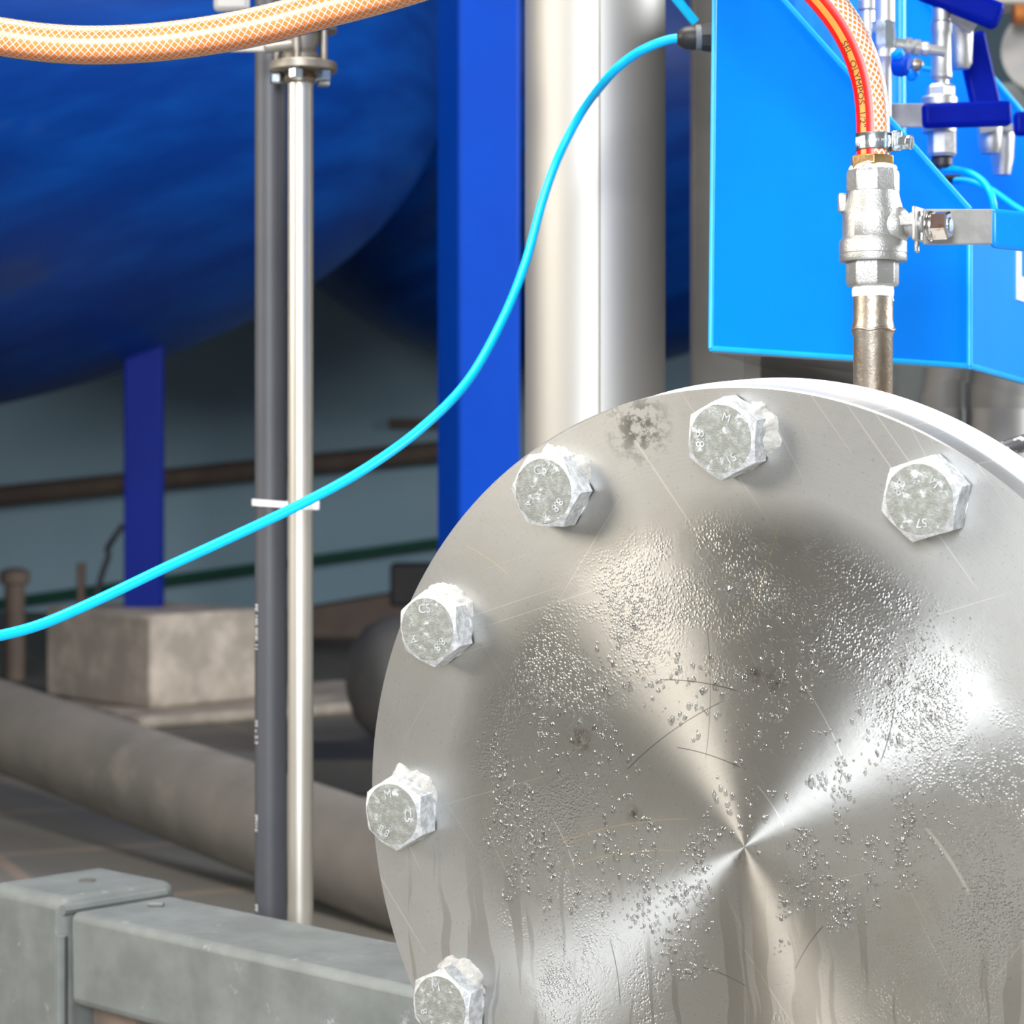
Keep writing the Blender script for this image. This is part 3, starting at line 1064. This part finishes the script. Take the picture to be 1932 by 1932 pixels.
# upside down casting mark on the lower octagon
vs, fs = text_mesh('A11', 20 * k, .0002)
m = MB()
fc = V((VX - k, D, zz(517))) + V((math.sin(-PI / 8), -math.cos(-PI / 8), 0)) * (50.5 * k * math.cos(PI / 8) + .0002)
tx = V((math.cos(-PI / 8), math.sin(-PI / 8), 0))
m.raw([fc - tx * v.x - V((0, 0, v.y)) + V((math.sin(-PI / 8), -math.cos(-PI / 8), 0)) * v.z for v in vs], fs)
m.build('cast_marking', M['cast'], bv, smooth=0)
vs, fs = text_mesh('10V', 16 * k, .0)
m = MB()
vv = []
for v in vs:
    th = -1.18 + v.y / (57.5 * k)
    vv.append(V((VX + (57.9 * k) * math.sin(th), D - (57.9 * k) * math.cos(th), zz(430) + v.x)))
m.raw(vv, fs)
m.build('cast_marking', M['cast'], bv, smooth=0)
# flat name pad on the body
m = MB()
pts = []
for i in range(9):
    th = -.78 + i / 8 * .82
    pts.append((math.sin(th), -math.cos(th)))
rw = []
for hgt, rr_ in ((zz(448), 57.6), (zz(446), 59), (zz(398), 59), (zz(396), 57.6)):
    rw.append([m.bm.verts.new(V((VX + rr_ * k * a, D + rr_ * k * b, hgt))) for a, b in pts])
for a, b in zip(rw, rw[1:]):
    for i in range(8):
        m.face([a[i], a[i + 1], b[i + 1], b[i]])
m.build('name_pad', M['cast'], bv, smooth=60)
m = MB()
m.hexa(V((VX - 58 * k, D, zz(383))), V((8 * k, 0, 0)), V((0, .003, 0)), V((0, 0, 18 * k)))
m.build('lug', M['cast'], bv, bevel=.001)
sa = V((.86, -.5, 0)).normalized()               # stem axis
sc0 = V((VX, D, zz(428)))
m = MB()
m.lathe([(40 * k, 30 * k), (38 * k, 48 * k), (33 * k, 60 * k), (24 * k, 68 * k)], sc0, sa, seg=40)
m.build('stem_boss', M['cast'], bv, smooth=50)
m = MB()
m.lathe([(18 * k, 60 * k), (18 * k, 76 * k), (24 * k, 77 * k), (24 * k, 88 * k), (16 * k, 90 * k), (16 * k, 100 * k)], sc0, sa, seg=28)
m.build('gland', M['cast'], bv, smooth=30)
up = V((0, 0, 1))
sd_ = sa.cross(up).normalized()                  # across the stem
m = MB()
m.hexa(sc0 + sa * 82 * k - sd_ * -20 * k, sa * 9 * k, sd_ * 7 * k, up * 5 * k)
m.hexa(sc0 + sa * 74 * k + sd_ * 24 * k + up * 6 * k, sa * 17 * k, sd_ * 4 * k, up * 10 * k)
m.build('stop_block', M['cast'], bv, bevel=.0008)
m = MB()
m.hexa(sc0 + sa * 90 * k + sd_ * 8 * k - up * 42 * k, sa * 3.5 * k, sd_ * 8 * k, up * 12 * k)
m.hexa(sc0 + sa * 90 * k + sd_ * 2 * k, sa * 4 * k, sd_ * 26 * k, up * 32 * k)
m.build('stop_plate', M['cast'], bv, bevel=.0012)
# lever: short web across the stem, then the arm running to the right
lv = MB()
la0, la1 = P(1741, 428, 1.262), P(1876, 428, 1.268)
mid = (la0 + la1) / 2
lx = (la1 - la0) / 2
lv.hexa(mid, lx, V((0, .0018, 0)), V((0, 0, 33 * k)))
lever = lv.build('lever', M['lever_metal'], bv, bevel=.0008)
m = MB()
g0_, g1_ = P(1869, 430, 1.268), P(2010, 446, 1.275)
m.hexa((g0_ + g1_) / 2, (g1_ - g0_) / 2, V((0, .0036, 0)), V((0, 0, 37 * k)))
m.build('grip', M['grip_blue'], lever, bevel=.0028, subs=4)
nc = P(1752, 427, 1.250)
m = MB()
m.lathe([(27 * k, 0), (28 * k, 1.5 * k), (28 * k, 5 * k), (26 * k, 7 * k), (27 * k, 9 * k), (26 * k, 12 * k)], nc, sa, seg=36)
m.build('washer', M['chrome'], bv)
m = MB()
m.lathe([(25 * k, 10 * k), (27.5 * k, 12 * k), (27.5 * k, 38 * k), (24 * k, 41 * k), (16.5 * k, 41 * k), (15 * k, 38 * k)], nc, sa, seg=6, rot=.25)
m.build('nut', M['chrome'], bv, smooth=15)
m = MB()
m.lathe([(13.5 * k, 30 * k), (13.5 * k, 42 * k), (11 * k, 44 * k)], nc, sa, seg=24)
m.build('stem', M['clamp'], bv)
# thread tape, wound and ragged
m = MB()
m.lathe([(37.8 * k, zz(560)), (39 * k, zz(557)), (39.5 * k, zz(549)), (38.5 * k, zz(541)), (40 * k, zz(538))], (VX, D, 0), seg=60, wob=.025)
m.build('thread_tape', M['tape'], bv, smooth=60)
m = MB()
m.lathe([(44 * k, zz(322)), (45 * k, zz(318)), (42 * k, zz(313)), (37 * k, zz(311))], (VX, D, 0), seg=60, wob=.06)
m.build('thread_tape', M['tape'], bv, smooth=60)
for (xa, ya, xb, yb) in ((1612, 316, 1640, 303), (1628, 312, 1649, 304), (1680, 542, 1686, 568), (1634, 556, 1640, 564), (1618, 318, 1632, 309)):
    m = MB()
    m.tube([P(xa, ya, D - .012), P((xa + xb) / 2, (ya + yb) / 2 - 2, D - .0135), P(xb, yb, D - .0128)], .00035, 6)
    m.build('tape_strand', M['tape'], bv, smooth=60)

m = MB()
m.lathe([(30 * k, zz(320)), (44 * k, zz(320)), (44 * k, zz(297)), (41 * k, zz(295)), (30 * k, zz(295))], (VX - 2 * k, D, 0), seg=6, rot=-.06)
m.build('hose_fitting', M['brass'], None, smooth=20, bevel=.0004, label='brass hex hose fitting between the clamped hose and the ball valve', cat='fitting')

RH = 31.5 * k


def hose(name, path_px, r, label, stripes=None, text=None, lead_k=1.25, NS=16, yr=.00046):
    pts = smooth_path(path_px, 16)
    fr = frames(pts)
    Ltot = fr[-1][4]
    t = thing(name, pts[0], label, 'hose')
    MB().tube(None, r * .93, 40, fr=fr).build('inner_tube', M['orange'], t)
    m = MB()
    lead = 2 * PI * r * lead_k
    step = lead / 26
    ns = int(Ltot / step)
    for sg in (-1, 1):
        for q in range(NS):
            prev = None
            for i in range(ns + 1):
                s_ = i * step
                p, tt, nn, bb_ = at_len(fr, s_)
                th = sg * 2 * PI * s_ / lead + 2 * PI * q / NS
                o_ = nn * math.cos(th) + bb_ * math.sin(th)
                # flat yarn: a thin ribbon with a little height
                tg_ = (tt * lead + sg * (bb_ * math.cos(th) - nn * math.sin(th)) * 2 * PI * r).normalized()
                wd = tg_.cross(o_).normalized() * yr
                rr_ = r * (.948 if sg < 0 else .962)
                ring = [m.bm.verts.new(p + o_ * rr_ + wd), m.bm.verts.new(p + o_ * (rr_ + yr * .55)), m.bm.verts.new(p + o_ * rr_ - wd)]
                if prev:
                    m.face([prev[0], ring[0], ring[1], prev[1]])
                    m.face([prev[1], ring[1], ring[2], prev[2]])
                prev = ring
    m.build('braid', M['braid'], t, smooth=180)
    MB().tube(None, r, 40, caps=False, fr=fr).build('clear_skin', M['skin'], t)
    for a0, a1 in (stripes or ()):
        m = MB()
        m.tube(None, r * 1.006, 10, fr=fr, a0=math.radians(a0), a1=math.radians(a1))
        m.build('stripe', M['red'], t, smooth=60)
    if text:
        m = MB()
        m.tube(None, r * 1.003, 8, fr=fr, a0=math.radians(-58), a1=math.radians(-34))
        m.build('print_band', M['orange'], t, smooth=60)
    if text:
        s_, s0, wid, hgt, thc = text
        vs, fs = text_mesh(s_, 1.0)
        x0, x1 = min(v.x for v in vs), max(v.x for v in vs)
        y0, y1 = min(v.y for v in vs), max(v.y for v in vs)
        vv = []
        for v in vs:
            p, tt, nn, bb_ = at_len(fr, s0 - (v.x - x0) / (x1 - x0) * wid)
            th = math.radians(thc) + ((v.y - (y0 + y1) / 2) / (y1 - y0) * hgt) / r
            vv.append(p + (nn * math.cos(th) + bb_ * math.sin(th)) * r * 1.026)
        m = MB()
        m.raw(vv, fs)
        m.build('printed_text', M['cablemark'], t, smooth=0)
    return t


hp_ = [P(1648, 300, D), P(1648, 262, D), P(1646, 205, D), P(1638, 150, D), P(1622, 100, D), P(1597, 50, D), P(1562, 2, D), P(1520, -42, D), P(1460, -90, D), P(1380, -140, D), P(1300, -230, D), P(1250, -400, D), P(1240, -900, D), P(1240, -2200, D)]
hose('braided_hose', hp_, RH, 'short orange braided hose with red stripe, clamped onto the ball valve', stripes=((-100, -58), (-34, -7)),
     text=('SEL  OLYMPOS  1/2"', 234 * k, 177 * k, 14 * k, -46))

# hose clamp
hc = thing('hose_clamp', (VX, D, zz(283)), 'silver worm-drive clamp around the striped hose end above the brass fitting', 'hose clamp')
m = MB()
m.lathe([(32 * k, zz(284)), (34.5 * k, zz(284)), (33.2 * k, zz(281)), (33.2 * k, zz(256)), (34.5 * k, zz(253)), (32 * k, zz(253))], (VX, D, 0), seg=64, caps=False)
m.build('band', M['clamp'], hc)
m = MB()
for i in range(5):
    th = -1.35 + i * .17
    o_ = V((math.sin(th), -math.cos(th), 0))
    m.hexa(V((VX, D, zz(268.5))) + o_ * 33.6 * k, o_ * .0003, V((o_.y, -o_.x, 0)) * 1.6 * k, V((0, 0, 9 * k)))
for i in range(4):
    th = 1.0 + i * .11
    o_ = V((math.sin(th), -math.cos(th), 0))
    m.hexa(V((VX, D, zz(268.5))) + o_ * 33.9 * k, o_ * .0004, V((o_.y, -o_.x, 0)) * 1.2 * k, V((0, 0, 11 * k)))
m.build('worm_slots', M['clamp'], hc, bevel=.0002)
vs, fs = text_mesh('W1 M B16', 9 * k)
m = MB()
vv = []
for v in vs:
    th = .42 + v.x / (33.3 * k)
    vv.append(V((VX + 33.5 * k * math.sin(th), D - 33.5 * k * math.cos(th), zz(268.5) + v.y)))
m.raw(vv, fs)
m.build('stamped_marking', M['paint_white'], hc, smooth=0)
m = MB()
m.hexa(P(1690, 267, D - .004), V((10 * k, 0, 0)), V((0, .005, 0)), V((0, 0, 19 * k)))
m.build('housing', M['clamp'], hc, bevel=.0012)
m = MB()
sx_ = V((.86, -.5, -.1)).normalized()
m.lathe([(9 * k, 0), (13 * k, 2 * k), (13 * k, 20 * k), (10 * k, 22 * k)], P(1696, 268, D - .006), sx_, seg=6, ref=(0, 0, 1))
m.lathe([(12 * k, 16 * k), (14.5 * k, 18 * k), (14.5 * k, 24 * k), (12 * k, 26 * k)], P(1696, 268, D - .006), sx_, seg=24, ref=(0, 0, 1))
sw = m.build('screw', M['clamp'], hc, smooth=25)
m = MB()
e_ = P(1696, 268, D - .006) + sx_ * 26.2 * k
m.hexa(e_, sx_ * .0003, V((0, 0, 1)) * 11 * k, sx_.cross(V((0, 0, 1))) * 1.6 * k)
m.build('slot', M['darksteel'], sw)

# long hose at upper left
DL = 1.075
lp = [P(-1500, -700, DL), P(-900, -330, DL), P(-450, -80, DL), P(-200, 22, DL), P(-90, 52, DL), P(0, 69, DL), P(90, 81, DL), P(180, 85, DL), P(290, 80, DL), P(400, 66, DL), P(500, 46, DL), P(600, 20, DL), P(700, -6, DL), P(800, -36, DL), P(900, -70, DL), P(1000, -140, DL), P(1060, -260, DL), P(1080, -600, DL), P(1080, -1800, DL)]
hose('braided_hose', lp, 37 / F * DL, 'long orange braided hose sagging across the top left, in front of the blue tank', lead_k=.84, NS=14, yr=.00020)

# ------------------------------------------------------------------ azure cabinet
cab = thing('control_cabinet', (.3, 1.6, .6), 'azure blue sheet-metal cabinet with slanted open front, behind the ball valve', 'cabinet')
A = lambda y: P(1348, y, 1.44)
Bq = lambda y: P(1829, y, 1.50)
m = MB()
dia0 = P(1478 - 260 / 1.13, -260, 1.447)
dia1 = Bq(396)
poly = [P(1341, 657, 1.44), P(1829, 690, 1.50), dia1, P(1478, 0, 1.456), P(1478 - 230, -260, 1.43), ]
poly = [P(1341, 657, 1.44), P(1829, 690, 1.50), dia1, P(1478, 0, 1.456), P(1354, -140, 1.44)]
nrm = (poly[1] - poly[0]).cross(poly[2] - poly[0]).normalized()
if nrm.y < 0: nrm = -nrm
m.prism(poly, nrm * .003)
side = m.build('side_panel', M['azure'], cab, bevel=.0008)


def lip(pts, r, name='folded_edge', par=None, seg=10):
    m = MB()
    m.tube([V(p) for p in pts], r, seg)
    return m.build(name, M['azure_lit_edge'], par or cab, smooth=60)


lip([poly[4], P(1348, 0, 1.44), poly[0]], .0016, par=side)
lip([poly[0] + V((0, .001, 0)), poly[1] + V((0, .001, 0))], .0020, par=side)
lip([poly[1], poly[2]], .0022, par=side)
lip([poly[2] + V((0, 0, .0005)), poly[3], poly[4]], .0019, par=side)
# front panel
E1b, E1t = P(1829, 690, 1.50), P(1829, 415, 1.50)
xb, yb = .525, 2.0
E2b, E2t = V((xb, yb, .661)), V((xb, yb, .6 + (E1t.z - H) * 1.0 + .01))
m = MB()
m.prism([E1b, E2b, E2t, E1t], V((-.003, .0015, 0)))
fp = m.build('front_panel', M['azure'], cab, bevel=.0006)
lip([E1b, E2b], .0022, par=fp)
lip([E1t, E2t], .0018, par=fp)
# far side panel with its own slant
Fq = lambda x, y: P(x, y, 1.95 + (x - 1697) / 403 * .05)
pf = [Fq(1697, 765), E2b, E2t, Fq(1932, 216), Fq(1748, 0), Fq(1697, -60)]
nf = V((-.2, 1, 0)).normalized()
m = MB()
m.prism(pf, nf * .003)
fs_ = m.build('side_panel', M['azure'], cab, bevel=.0006)
lip([pf[2], pf[3], pf[4], pf[5]], .0024, par=fs_)
# back panel
m = MB()
m.prism([P(1351, 657, 1.443), Fq(1697, 765), Fq(1697, -60), P(1354, -140, 1.443)], V((.0, .003, 0)))
bp_ = m.build('back_panel', M['azure'], cab)
lip([Fq(1697, 740) + V((0, -.003, 0)), Fq(1697, -60) + V((0, -.003, 0))], .005, par=bp_)
# grey steel plate the cabinet is mounted on
m = MB()
ofs = V((-.93, .37, 0)) * .0125
pa, pb, pc_, pd = P(1349, 735, 1.4435), Fq(1697, 790) + V((0, .004, 0)), Fq(1697, -60) + V((0, .004, 0)), P(1356, -140, 1.4435)
m.prism([pa.lerp(pb, .2), pb, pc_, pd.lerp(pc_, .2)], ofs)
m.build('mounting_plate', M['darksteel'], cab, bevel=.001, label='dark grey steel mounting plate')
# underside
m = MB()
m.prism([P(1344, 660, 1.442), P(1829, 692, 1.502), E2b, Fq(1697, 764)], V((0, 0, -.002)))
m.build('underside', M['polished'], cab, label='polished steel underside')
# white notice on the front panel, cut by the picture edge
fdir = (E2b - E1b); fdir.z = 0; fdir.normalize()
fnm = V((fdir.y, -fdir.x, 0))
up = V((0, 0, 1))
q0 = E1b + fdir * .150
zs0, zs1 = P(0, 568, 1.647).z, P(0, 470, 1.647).z
sgn = MB()
cz = (zs0 + zs1) / 2
cc = V((q0.x, q0.y, cz)) + fdir * .055 + fnm * .0006
sgn.hexa(cc, fdir * .06, fnm * .0005, up * (zs1 - zs0) / 2)
so = sgn.build('notice', M['paint_white'], cab, label='white notice with a blue window')
m = MB()
m.hexa(cc + fnm * .0007 + up * .009 + fdir * .004, fdir * .05, fnm * .0003, up * .010)
m.build('blue_window', M['azure'], so)

for pxl, rr_, lab in ((1775, .020, 'slim stainless pipe under the azure cabinet, behind the flange top'), (1890, .034, 'wide stainless pipe under the azure cabinet at the right edge')):
    q = P(pxl, 900, 2.2)
    MB().lathe([(rr_, 0), (rr_, P(0, 745, 2.2).z)], (q.x, q.y, 0), seg=48).build('stainless_pipe', M['stainless'], label=lab, cat='pipe')
m = MB()
m.tube(smooth_path([P(2010, 815, 1.42), P(1932, 836, 1.42), P(1890, 852, 1.42), P(1840, 900, 1.42)], 10), .0055, 14)
m.build('speckled_hose', M['speckle'], label='black and white speckled hose touching the flange rim at right edge', cat='hose')


# ------------------------------------------------------------------ valves inside the cabinet
def vlathe(px, d, prof_px, name, mat, par, seg=28, rot=0.0, smooth=30):
    kk = d / F
    x = (px - CX) * kk
    m = MB()
    m.lathe([(r * kk, H - (y - CY) * kk) for r, y in prof_px], (x, d, 0), seg=seg, rot=rot)
    return m.build(name, mat, par, smooth=smooth)


def lever_part(p0, p1, half_h, thick, mat, name, par, bev=.003):
    m = MB()
    ax = (p1 - p0) / 2
    n_ = ax.cross(V((0, 1, 0))).normalized()
    yd = ax.normalized().cross(n_)
    m.hexa((p0 + p1) / 2, ax, yd * thick, n_ * half_h)
    return m.build(name, mat, par, bevel=bev, subs=4)


d1 = 1.66
k1 = d1 / F
v1 = thing('ball_valve', P(1775, 300, d1), 'small grey ball valve inside the cabinet with level navy lever', 'ball valve')
vlathe(1777, d1, [(15, 318), (20, 312), (20, 300), (17, 296)], 'plug', M['rubber'], v1)
vlathe(1777, d1, [(24, 296), (27, 290), (27, 245)], 'lower_nut', M['cast'], v1, seg=8, smooth=20)
vlathe(1772, d1, [(32, 250), (34, 195), (34, 186), (31, 182)], 'body', M['cast'], v1)
vlathe(1775, d1, [(28, 184), (28, 166), (22, 160)], 'hex', M['cast'], v1, seg=6, smooth=20)
vlathe(1776, d1, [(16, 164), (14, 152), (20, 146), (20, 140), (19, 134), (18, 66), (20, 62), (20, 44), (17, 40), (17, 8)], 'outlet', M['cast'], v1)
l1_ = lever_part(P(1672, 218, d1 - .02), P(1744, 218, d1 - .02), 22 * k1, .0012, M['lever_metal'], 'lever', v1, .0006)
lever_part(P(1739, 219, d1 - .022), P(1908, 214, d1 - .022), 23.5 * k1, .005, M['lever_blue'], 'grip', l1_, .004)
m = MB()
m.lathe([(9 * k1, 0), (9 * k1, .02)], P(1772, 218, d1 - .02), (0, 1, 0), seg=16)
m.build('stem', M['cast'], v1)

d2 = 1.72
k2 = d2 / F
v2 = thing('ball_valve', P(1790, 60, d2), 'ball valve at the top right with navy lever slanting down right', 'ball valve')
vlathe(1812, d2, [(16, 130), (22, 120), (24, 60), (20, 40), (20, -30)], 'body', M['cast'], v2)
pl_ = lever_part(P(1790, 14, d2 - .03), P(1842, 48, d2 - .03), 20 * k2, .0012, M['lever_metal'], 'lever', v2, .0006)
lever_part(P(1735, -28, d2 - .065), P(1888, 34, d2 - .065), 26 * k2, .006, M['lever_blue'], 'grip', pl_, .005)
d3 = 1.78
k3 = d3 / F
v3 = thing('ball_valve', P(1850, 190, d3), 'ball valve with steep navy lever leaning behind the level lever', 'ball valve')
vlathe(1868, d3, [(17, 290), (22, 280), (24, 230), (20, 215)], 'body', M['cast'], v3)
l3_ = lever_part(P(1864, 250, d3 - .02), P(1856, 205, d3 - .02), 15 * k3, .0012, M['lever_metal'], 'lever', v3, .0006)
lever_part(P(1866, 226, d3 - .02), P(1829, 62, d3 - .02), 28 * k3, .005, M['lever_blue'], 'grip', l3_, .004)
d4 = 1.82
k4 = d4 / F
v4 = thing('ball_valve', P(1930, 250, d4), 'ball valve cut by the right edge, navy lever end behind the level lever', 'ball valve')
vlathe(1890, d4, [(16, 330), (22, 300), (24, 255), (24, 240), (16, 236)], 'body', M['cast'], v4)
l4_ = lever_part(P(1846, 243, d4 - .02), P(1925, 241, d4 - .02), 7 * k4, .002, M['lever_metal'], 'lever', v4, .001)
lever_part(P(1912, 234, d4 - .025), P(2010, 232, d4 - .025), 23 * k4, .005, M['lever_blue'], 'grip', l4_, .004)

# vertical pipes and the blue tap
d5 = 1.62
s5 = thing('standpipe', P(1632, 200, d5), 'thin bright pipe in the cabinet just right of the hose bend', 'pipe')
vlathe(1636, d5, [(15, 260), (15, 20)], 'tube', M['whitepipe'], s5)
vlathe(1636, d5, [(15, 22), (18, 18), (18, 2), (15, -2), (14, -60)], 'union', M['cast'], s5)
d6 = 1.6
s6 = thing('standpipe', P(1667, 200, d6), 'thicker steel pipe with white-taped union in the cabinet beside the blue tap', 'pipe')
vlathe(1669, d6, [(19, 42), (19, -60)], 'tube', M['whitepipe'], s6)
vlathe(1667, d6, [(21, 92), (23, 88), (23, 58), (21, 50), (22, 42), (19, 40)], 'union', M['clamp'], s6, seg=8, smooth=20)
vlathe(1667, d6, [(15, 260), (15, 130), (24, 110), (22, 98), (24, 92)], 'tee', M['cast'], s6)
kt = d6 / F
m = MB()
m.lathe([(13 * kt, 0), (13 * kt, 20 * kt), (17 * kt, 24 * kt), (17 * kt, 33 * kt), (12 * kt, 36 * kt), (16 * kt, 40 * kt), (16 * kt, 50 * kt), (11 * kt, 53 * kt), (14 * kt, 58 * kt), (14 * kt, 66 * kt), (10 * kt, 68 * kt), (10 * kt, 100 * kt)],
        P(1686, 84, d6 + .01), V((1, .1, -.12)), seg=24)
m.build('connector', M['cast'], s6)
m = MB()
m.lathe([(9 * kt, 0), (13 * kt, 4 * kt), (13 * kt, 30 * kt), (16 * kt, 34 * kt), (16 * kt, 46 * kt)], P(1560, 40, d6 + .02), V((.8, .1, .0)), seg=24)
m.build('connector', M['cast'], s6)
tp = thing('tap', P(1705, 120, 1.56), 'small blue butterfly tap with brown cap on the taped standpipe', 'tap')
kt = 1.56 / F
m = MB()
cpt = P(1708, 122, 1.56)
m.lathe([(8 * kt, -24 * kt), (21 * kt, -20 * kt), (23 * kt, -8 * kt), (19 * kt, 6 * kt), (14 * kt, 10 * kt)], cpt, V((.75, -.5, -.1)), seg=24)
m.build('hub', M['column'], tp)
for sg_ in (-1, 1):
    m = MB()
    dirw = V((-.55, -.2, .65)) * sg_
    m.lathe([(9 * kt, 10 * kt), (13 * kt, 20 * kt), (13 * kt, 28 * kt), (9 * kt, 33 * kt)], cpt, dirw, seg=16)
    m.build('wing', M['azure'], tp)
m = MB()
m.lathe([(11 * kt, 0), (13 * kt, 4 * kt), (10 * kt, 14 * kt), (5 * kt, 18 * kt)], P(1724, 122, 1.545), V((.8, -.5, -.1)), seg=20)
m.build('cap', M['rustpipe'], tp)
m = MB()
m.lathe([(5 * kt, 0), (5 * kt, 18 * kt)], P(1739, 128, 1.54), V((.95, -.2, -.2)), seg=14)
m.build('spout', M['azure'], tp)

# thin cyan hoses in the cabinet
m = MB()
m.tube(smooth_path([P(1779, 316, 1.66), P(1800, 319, 1.655), P(1830, 326, 1.64), P(1855, 343, 1.63), P(1870, 368, 1.62), P(1876, 400, 1.62), P(1874, 450, 1.63)], 10), 6.5 / F * 1.64, 14)
m.build('air_hose', M['cable'], label='thin cyan air hose arching from the black plug of the level-lever valve', cat='hose')
m = MB()
m.tube(smooth_path([P(1795, 340, 1.76), P(1830, 342, 1.75), P(1870, 358, 1.74), P(1920, 392, 1.73), P(1990, 430, 1.73)], 10), 6 / F * 1.74, 14)
m.build('air_hose', M['cable'], label='thin cyan air hose sloping to the right edge behind the arched one', cat='hose')
m = MB()
m.lathe([(9 / F * 1.76, 0), (9 / F * 1.76, .012)], P(1783, 338, 1.76), V((1, 0, 0)), seg=16)
m.build('hose_plug', M['rubber'], label='small black hose plug at the end of the sloping cyan hose', cat='plug')

# ------------------------------------------------------------------ black gland and main cyan hose
gd = 1.478
kg = gd / F
gl = thing('cable_gland', P(1320, 72, gd), 'black ribbed gland on the cabinet edge where the cyan cable enters', 'cable gland')
m = MB()
m.lathe([(9 * kg, 0), (14 * kg, 3 * kg), (21 * kg, 14 * kg), (23 * kg, 30 * kg), (23 * kg, 35 * kg)], P(1277, 72, gd), V((1, 0, .03)), seg=32)
m.build('boot', M['rubber'], gl)
m = MB()
m.lathe([(22 * kg, 34 * kg), (24 * kg, 36 * kg), (24 * kg, 45 * kg), (22 * kg, 47 * kg)], P(1277, 72, gd), V((1, 0, .03)), seg=32)
m.build('washer', M['galv'], gl)
m = MB()
m.lathe([(25 * kg, 46 * kg), (28 * kg, 60 * kg), (30 * kg, 95 * kg)], P(1277, 72, gd), V((1, 0, .03)), seg=8)
m.build('nut', M['rubber'], gl)
cp = [(1290, 71, 1.478), (1262, 75, 1.48), (1228, 87, 1.485), (1190, 108, 1.50), (1150, 143, 1.52), (1100, 208, 1.58), (1056, 290, 1.59), (1024, 378, 1.57), (990, 500, 1.53), (945, 610, 1.49), (880, 722, 1.45), (790, 812, 1.41),
      (680, 890, 1.37), (560, 955, 1.34), (440, 1012, 1.31), (310, 1072, 1.28), (180, 1134, 1.25), (80, 1177, 1.23), (0, 1199, 1.215), (-90, 1212, 1.2)]
pts = smooth_path([P(*q) for q in cp], 14)
fr = frames(pts)
mc = thing('cyan_cable', pts[0], 'bright cyan cable hanging in a long curve from the black gland to the left edge', 'cable')
MB().tube(None, .0030, 20, fr=fr).build('sheath', M['cable'], mc)
m = MB()
vs, fs = text_mesh('PU 6x4', .0035)
Lc = fr[-1][4]
for s0 in (.16, .30, .52, .66):
    vv = []
    for v in vs:
        p, tt, nn, bb_ = at_len(fr, s0 + v.x)
        th = .4 + v.y / .0031
        vv.append(p + (nn * math.cos(th) + bb_ * math.sin(th)) * .00316)
m = MB()
m.tube([P(1215, -75, 1.62), P(1268, -12, 1.62), P(1312, 42, 1.625)], .0032, 16)
m.build('cyan_cable', M['cable'], label='short cyan cable slanting down to the steel post above the gland', cat='cable')

# ------------------------------------------------------------------ blurred machine beyond the cabinet, top right
bg = thing('pump', P(1920, 120, 3.2) - V((0, 0, .2)), 'blurred pale grey pump beyond the cabinet at the top right', 'pump')
m = MB()
m.lathe([(.02, -.1), (.055, -.095), (.06, -.08), (.06, .1)], P(1985, 115, 3.3), V((-.35, -1, 0)), seg=48)
m.build('casing', M['greyplate'], bg, smooth=50)
m = MB()
m.box(P(1990, -2, 3.2), .26, .08, .03)
m.build('bracket', M['greyplate'], bg, bevel=.004)
m = MB()
m.lathe([(.014, 0), (.014, .07)], P(1912, 27, 3.15), V((1, 0, 0)), seg=20)
m.build('fitting', M['orangefit'], bg)
m = MB()
q = P(1950, 130, 3.5)
m.box((q.x, 3.5, .6), .5, .04, 1.2)
m.build('machine_panel', M['galv'], bevel=.004, label='pale machine panel far behind the cabinet at the right edge', cat='panel')
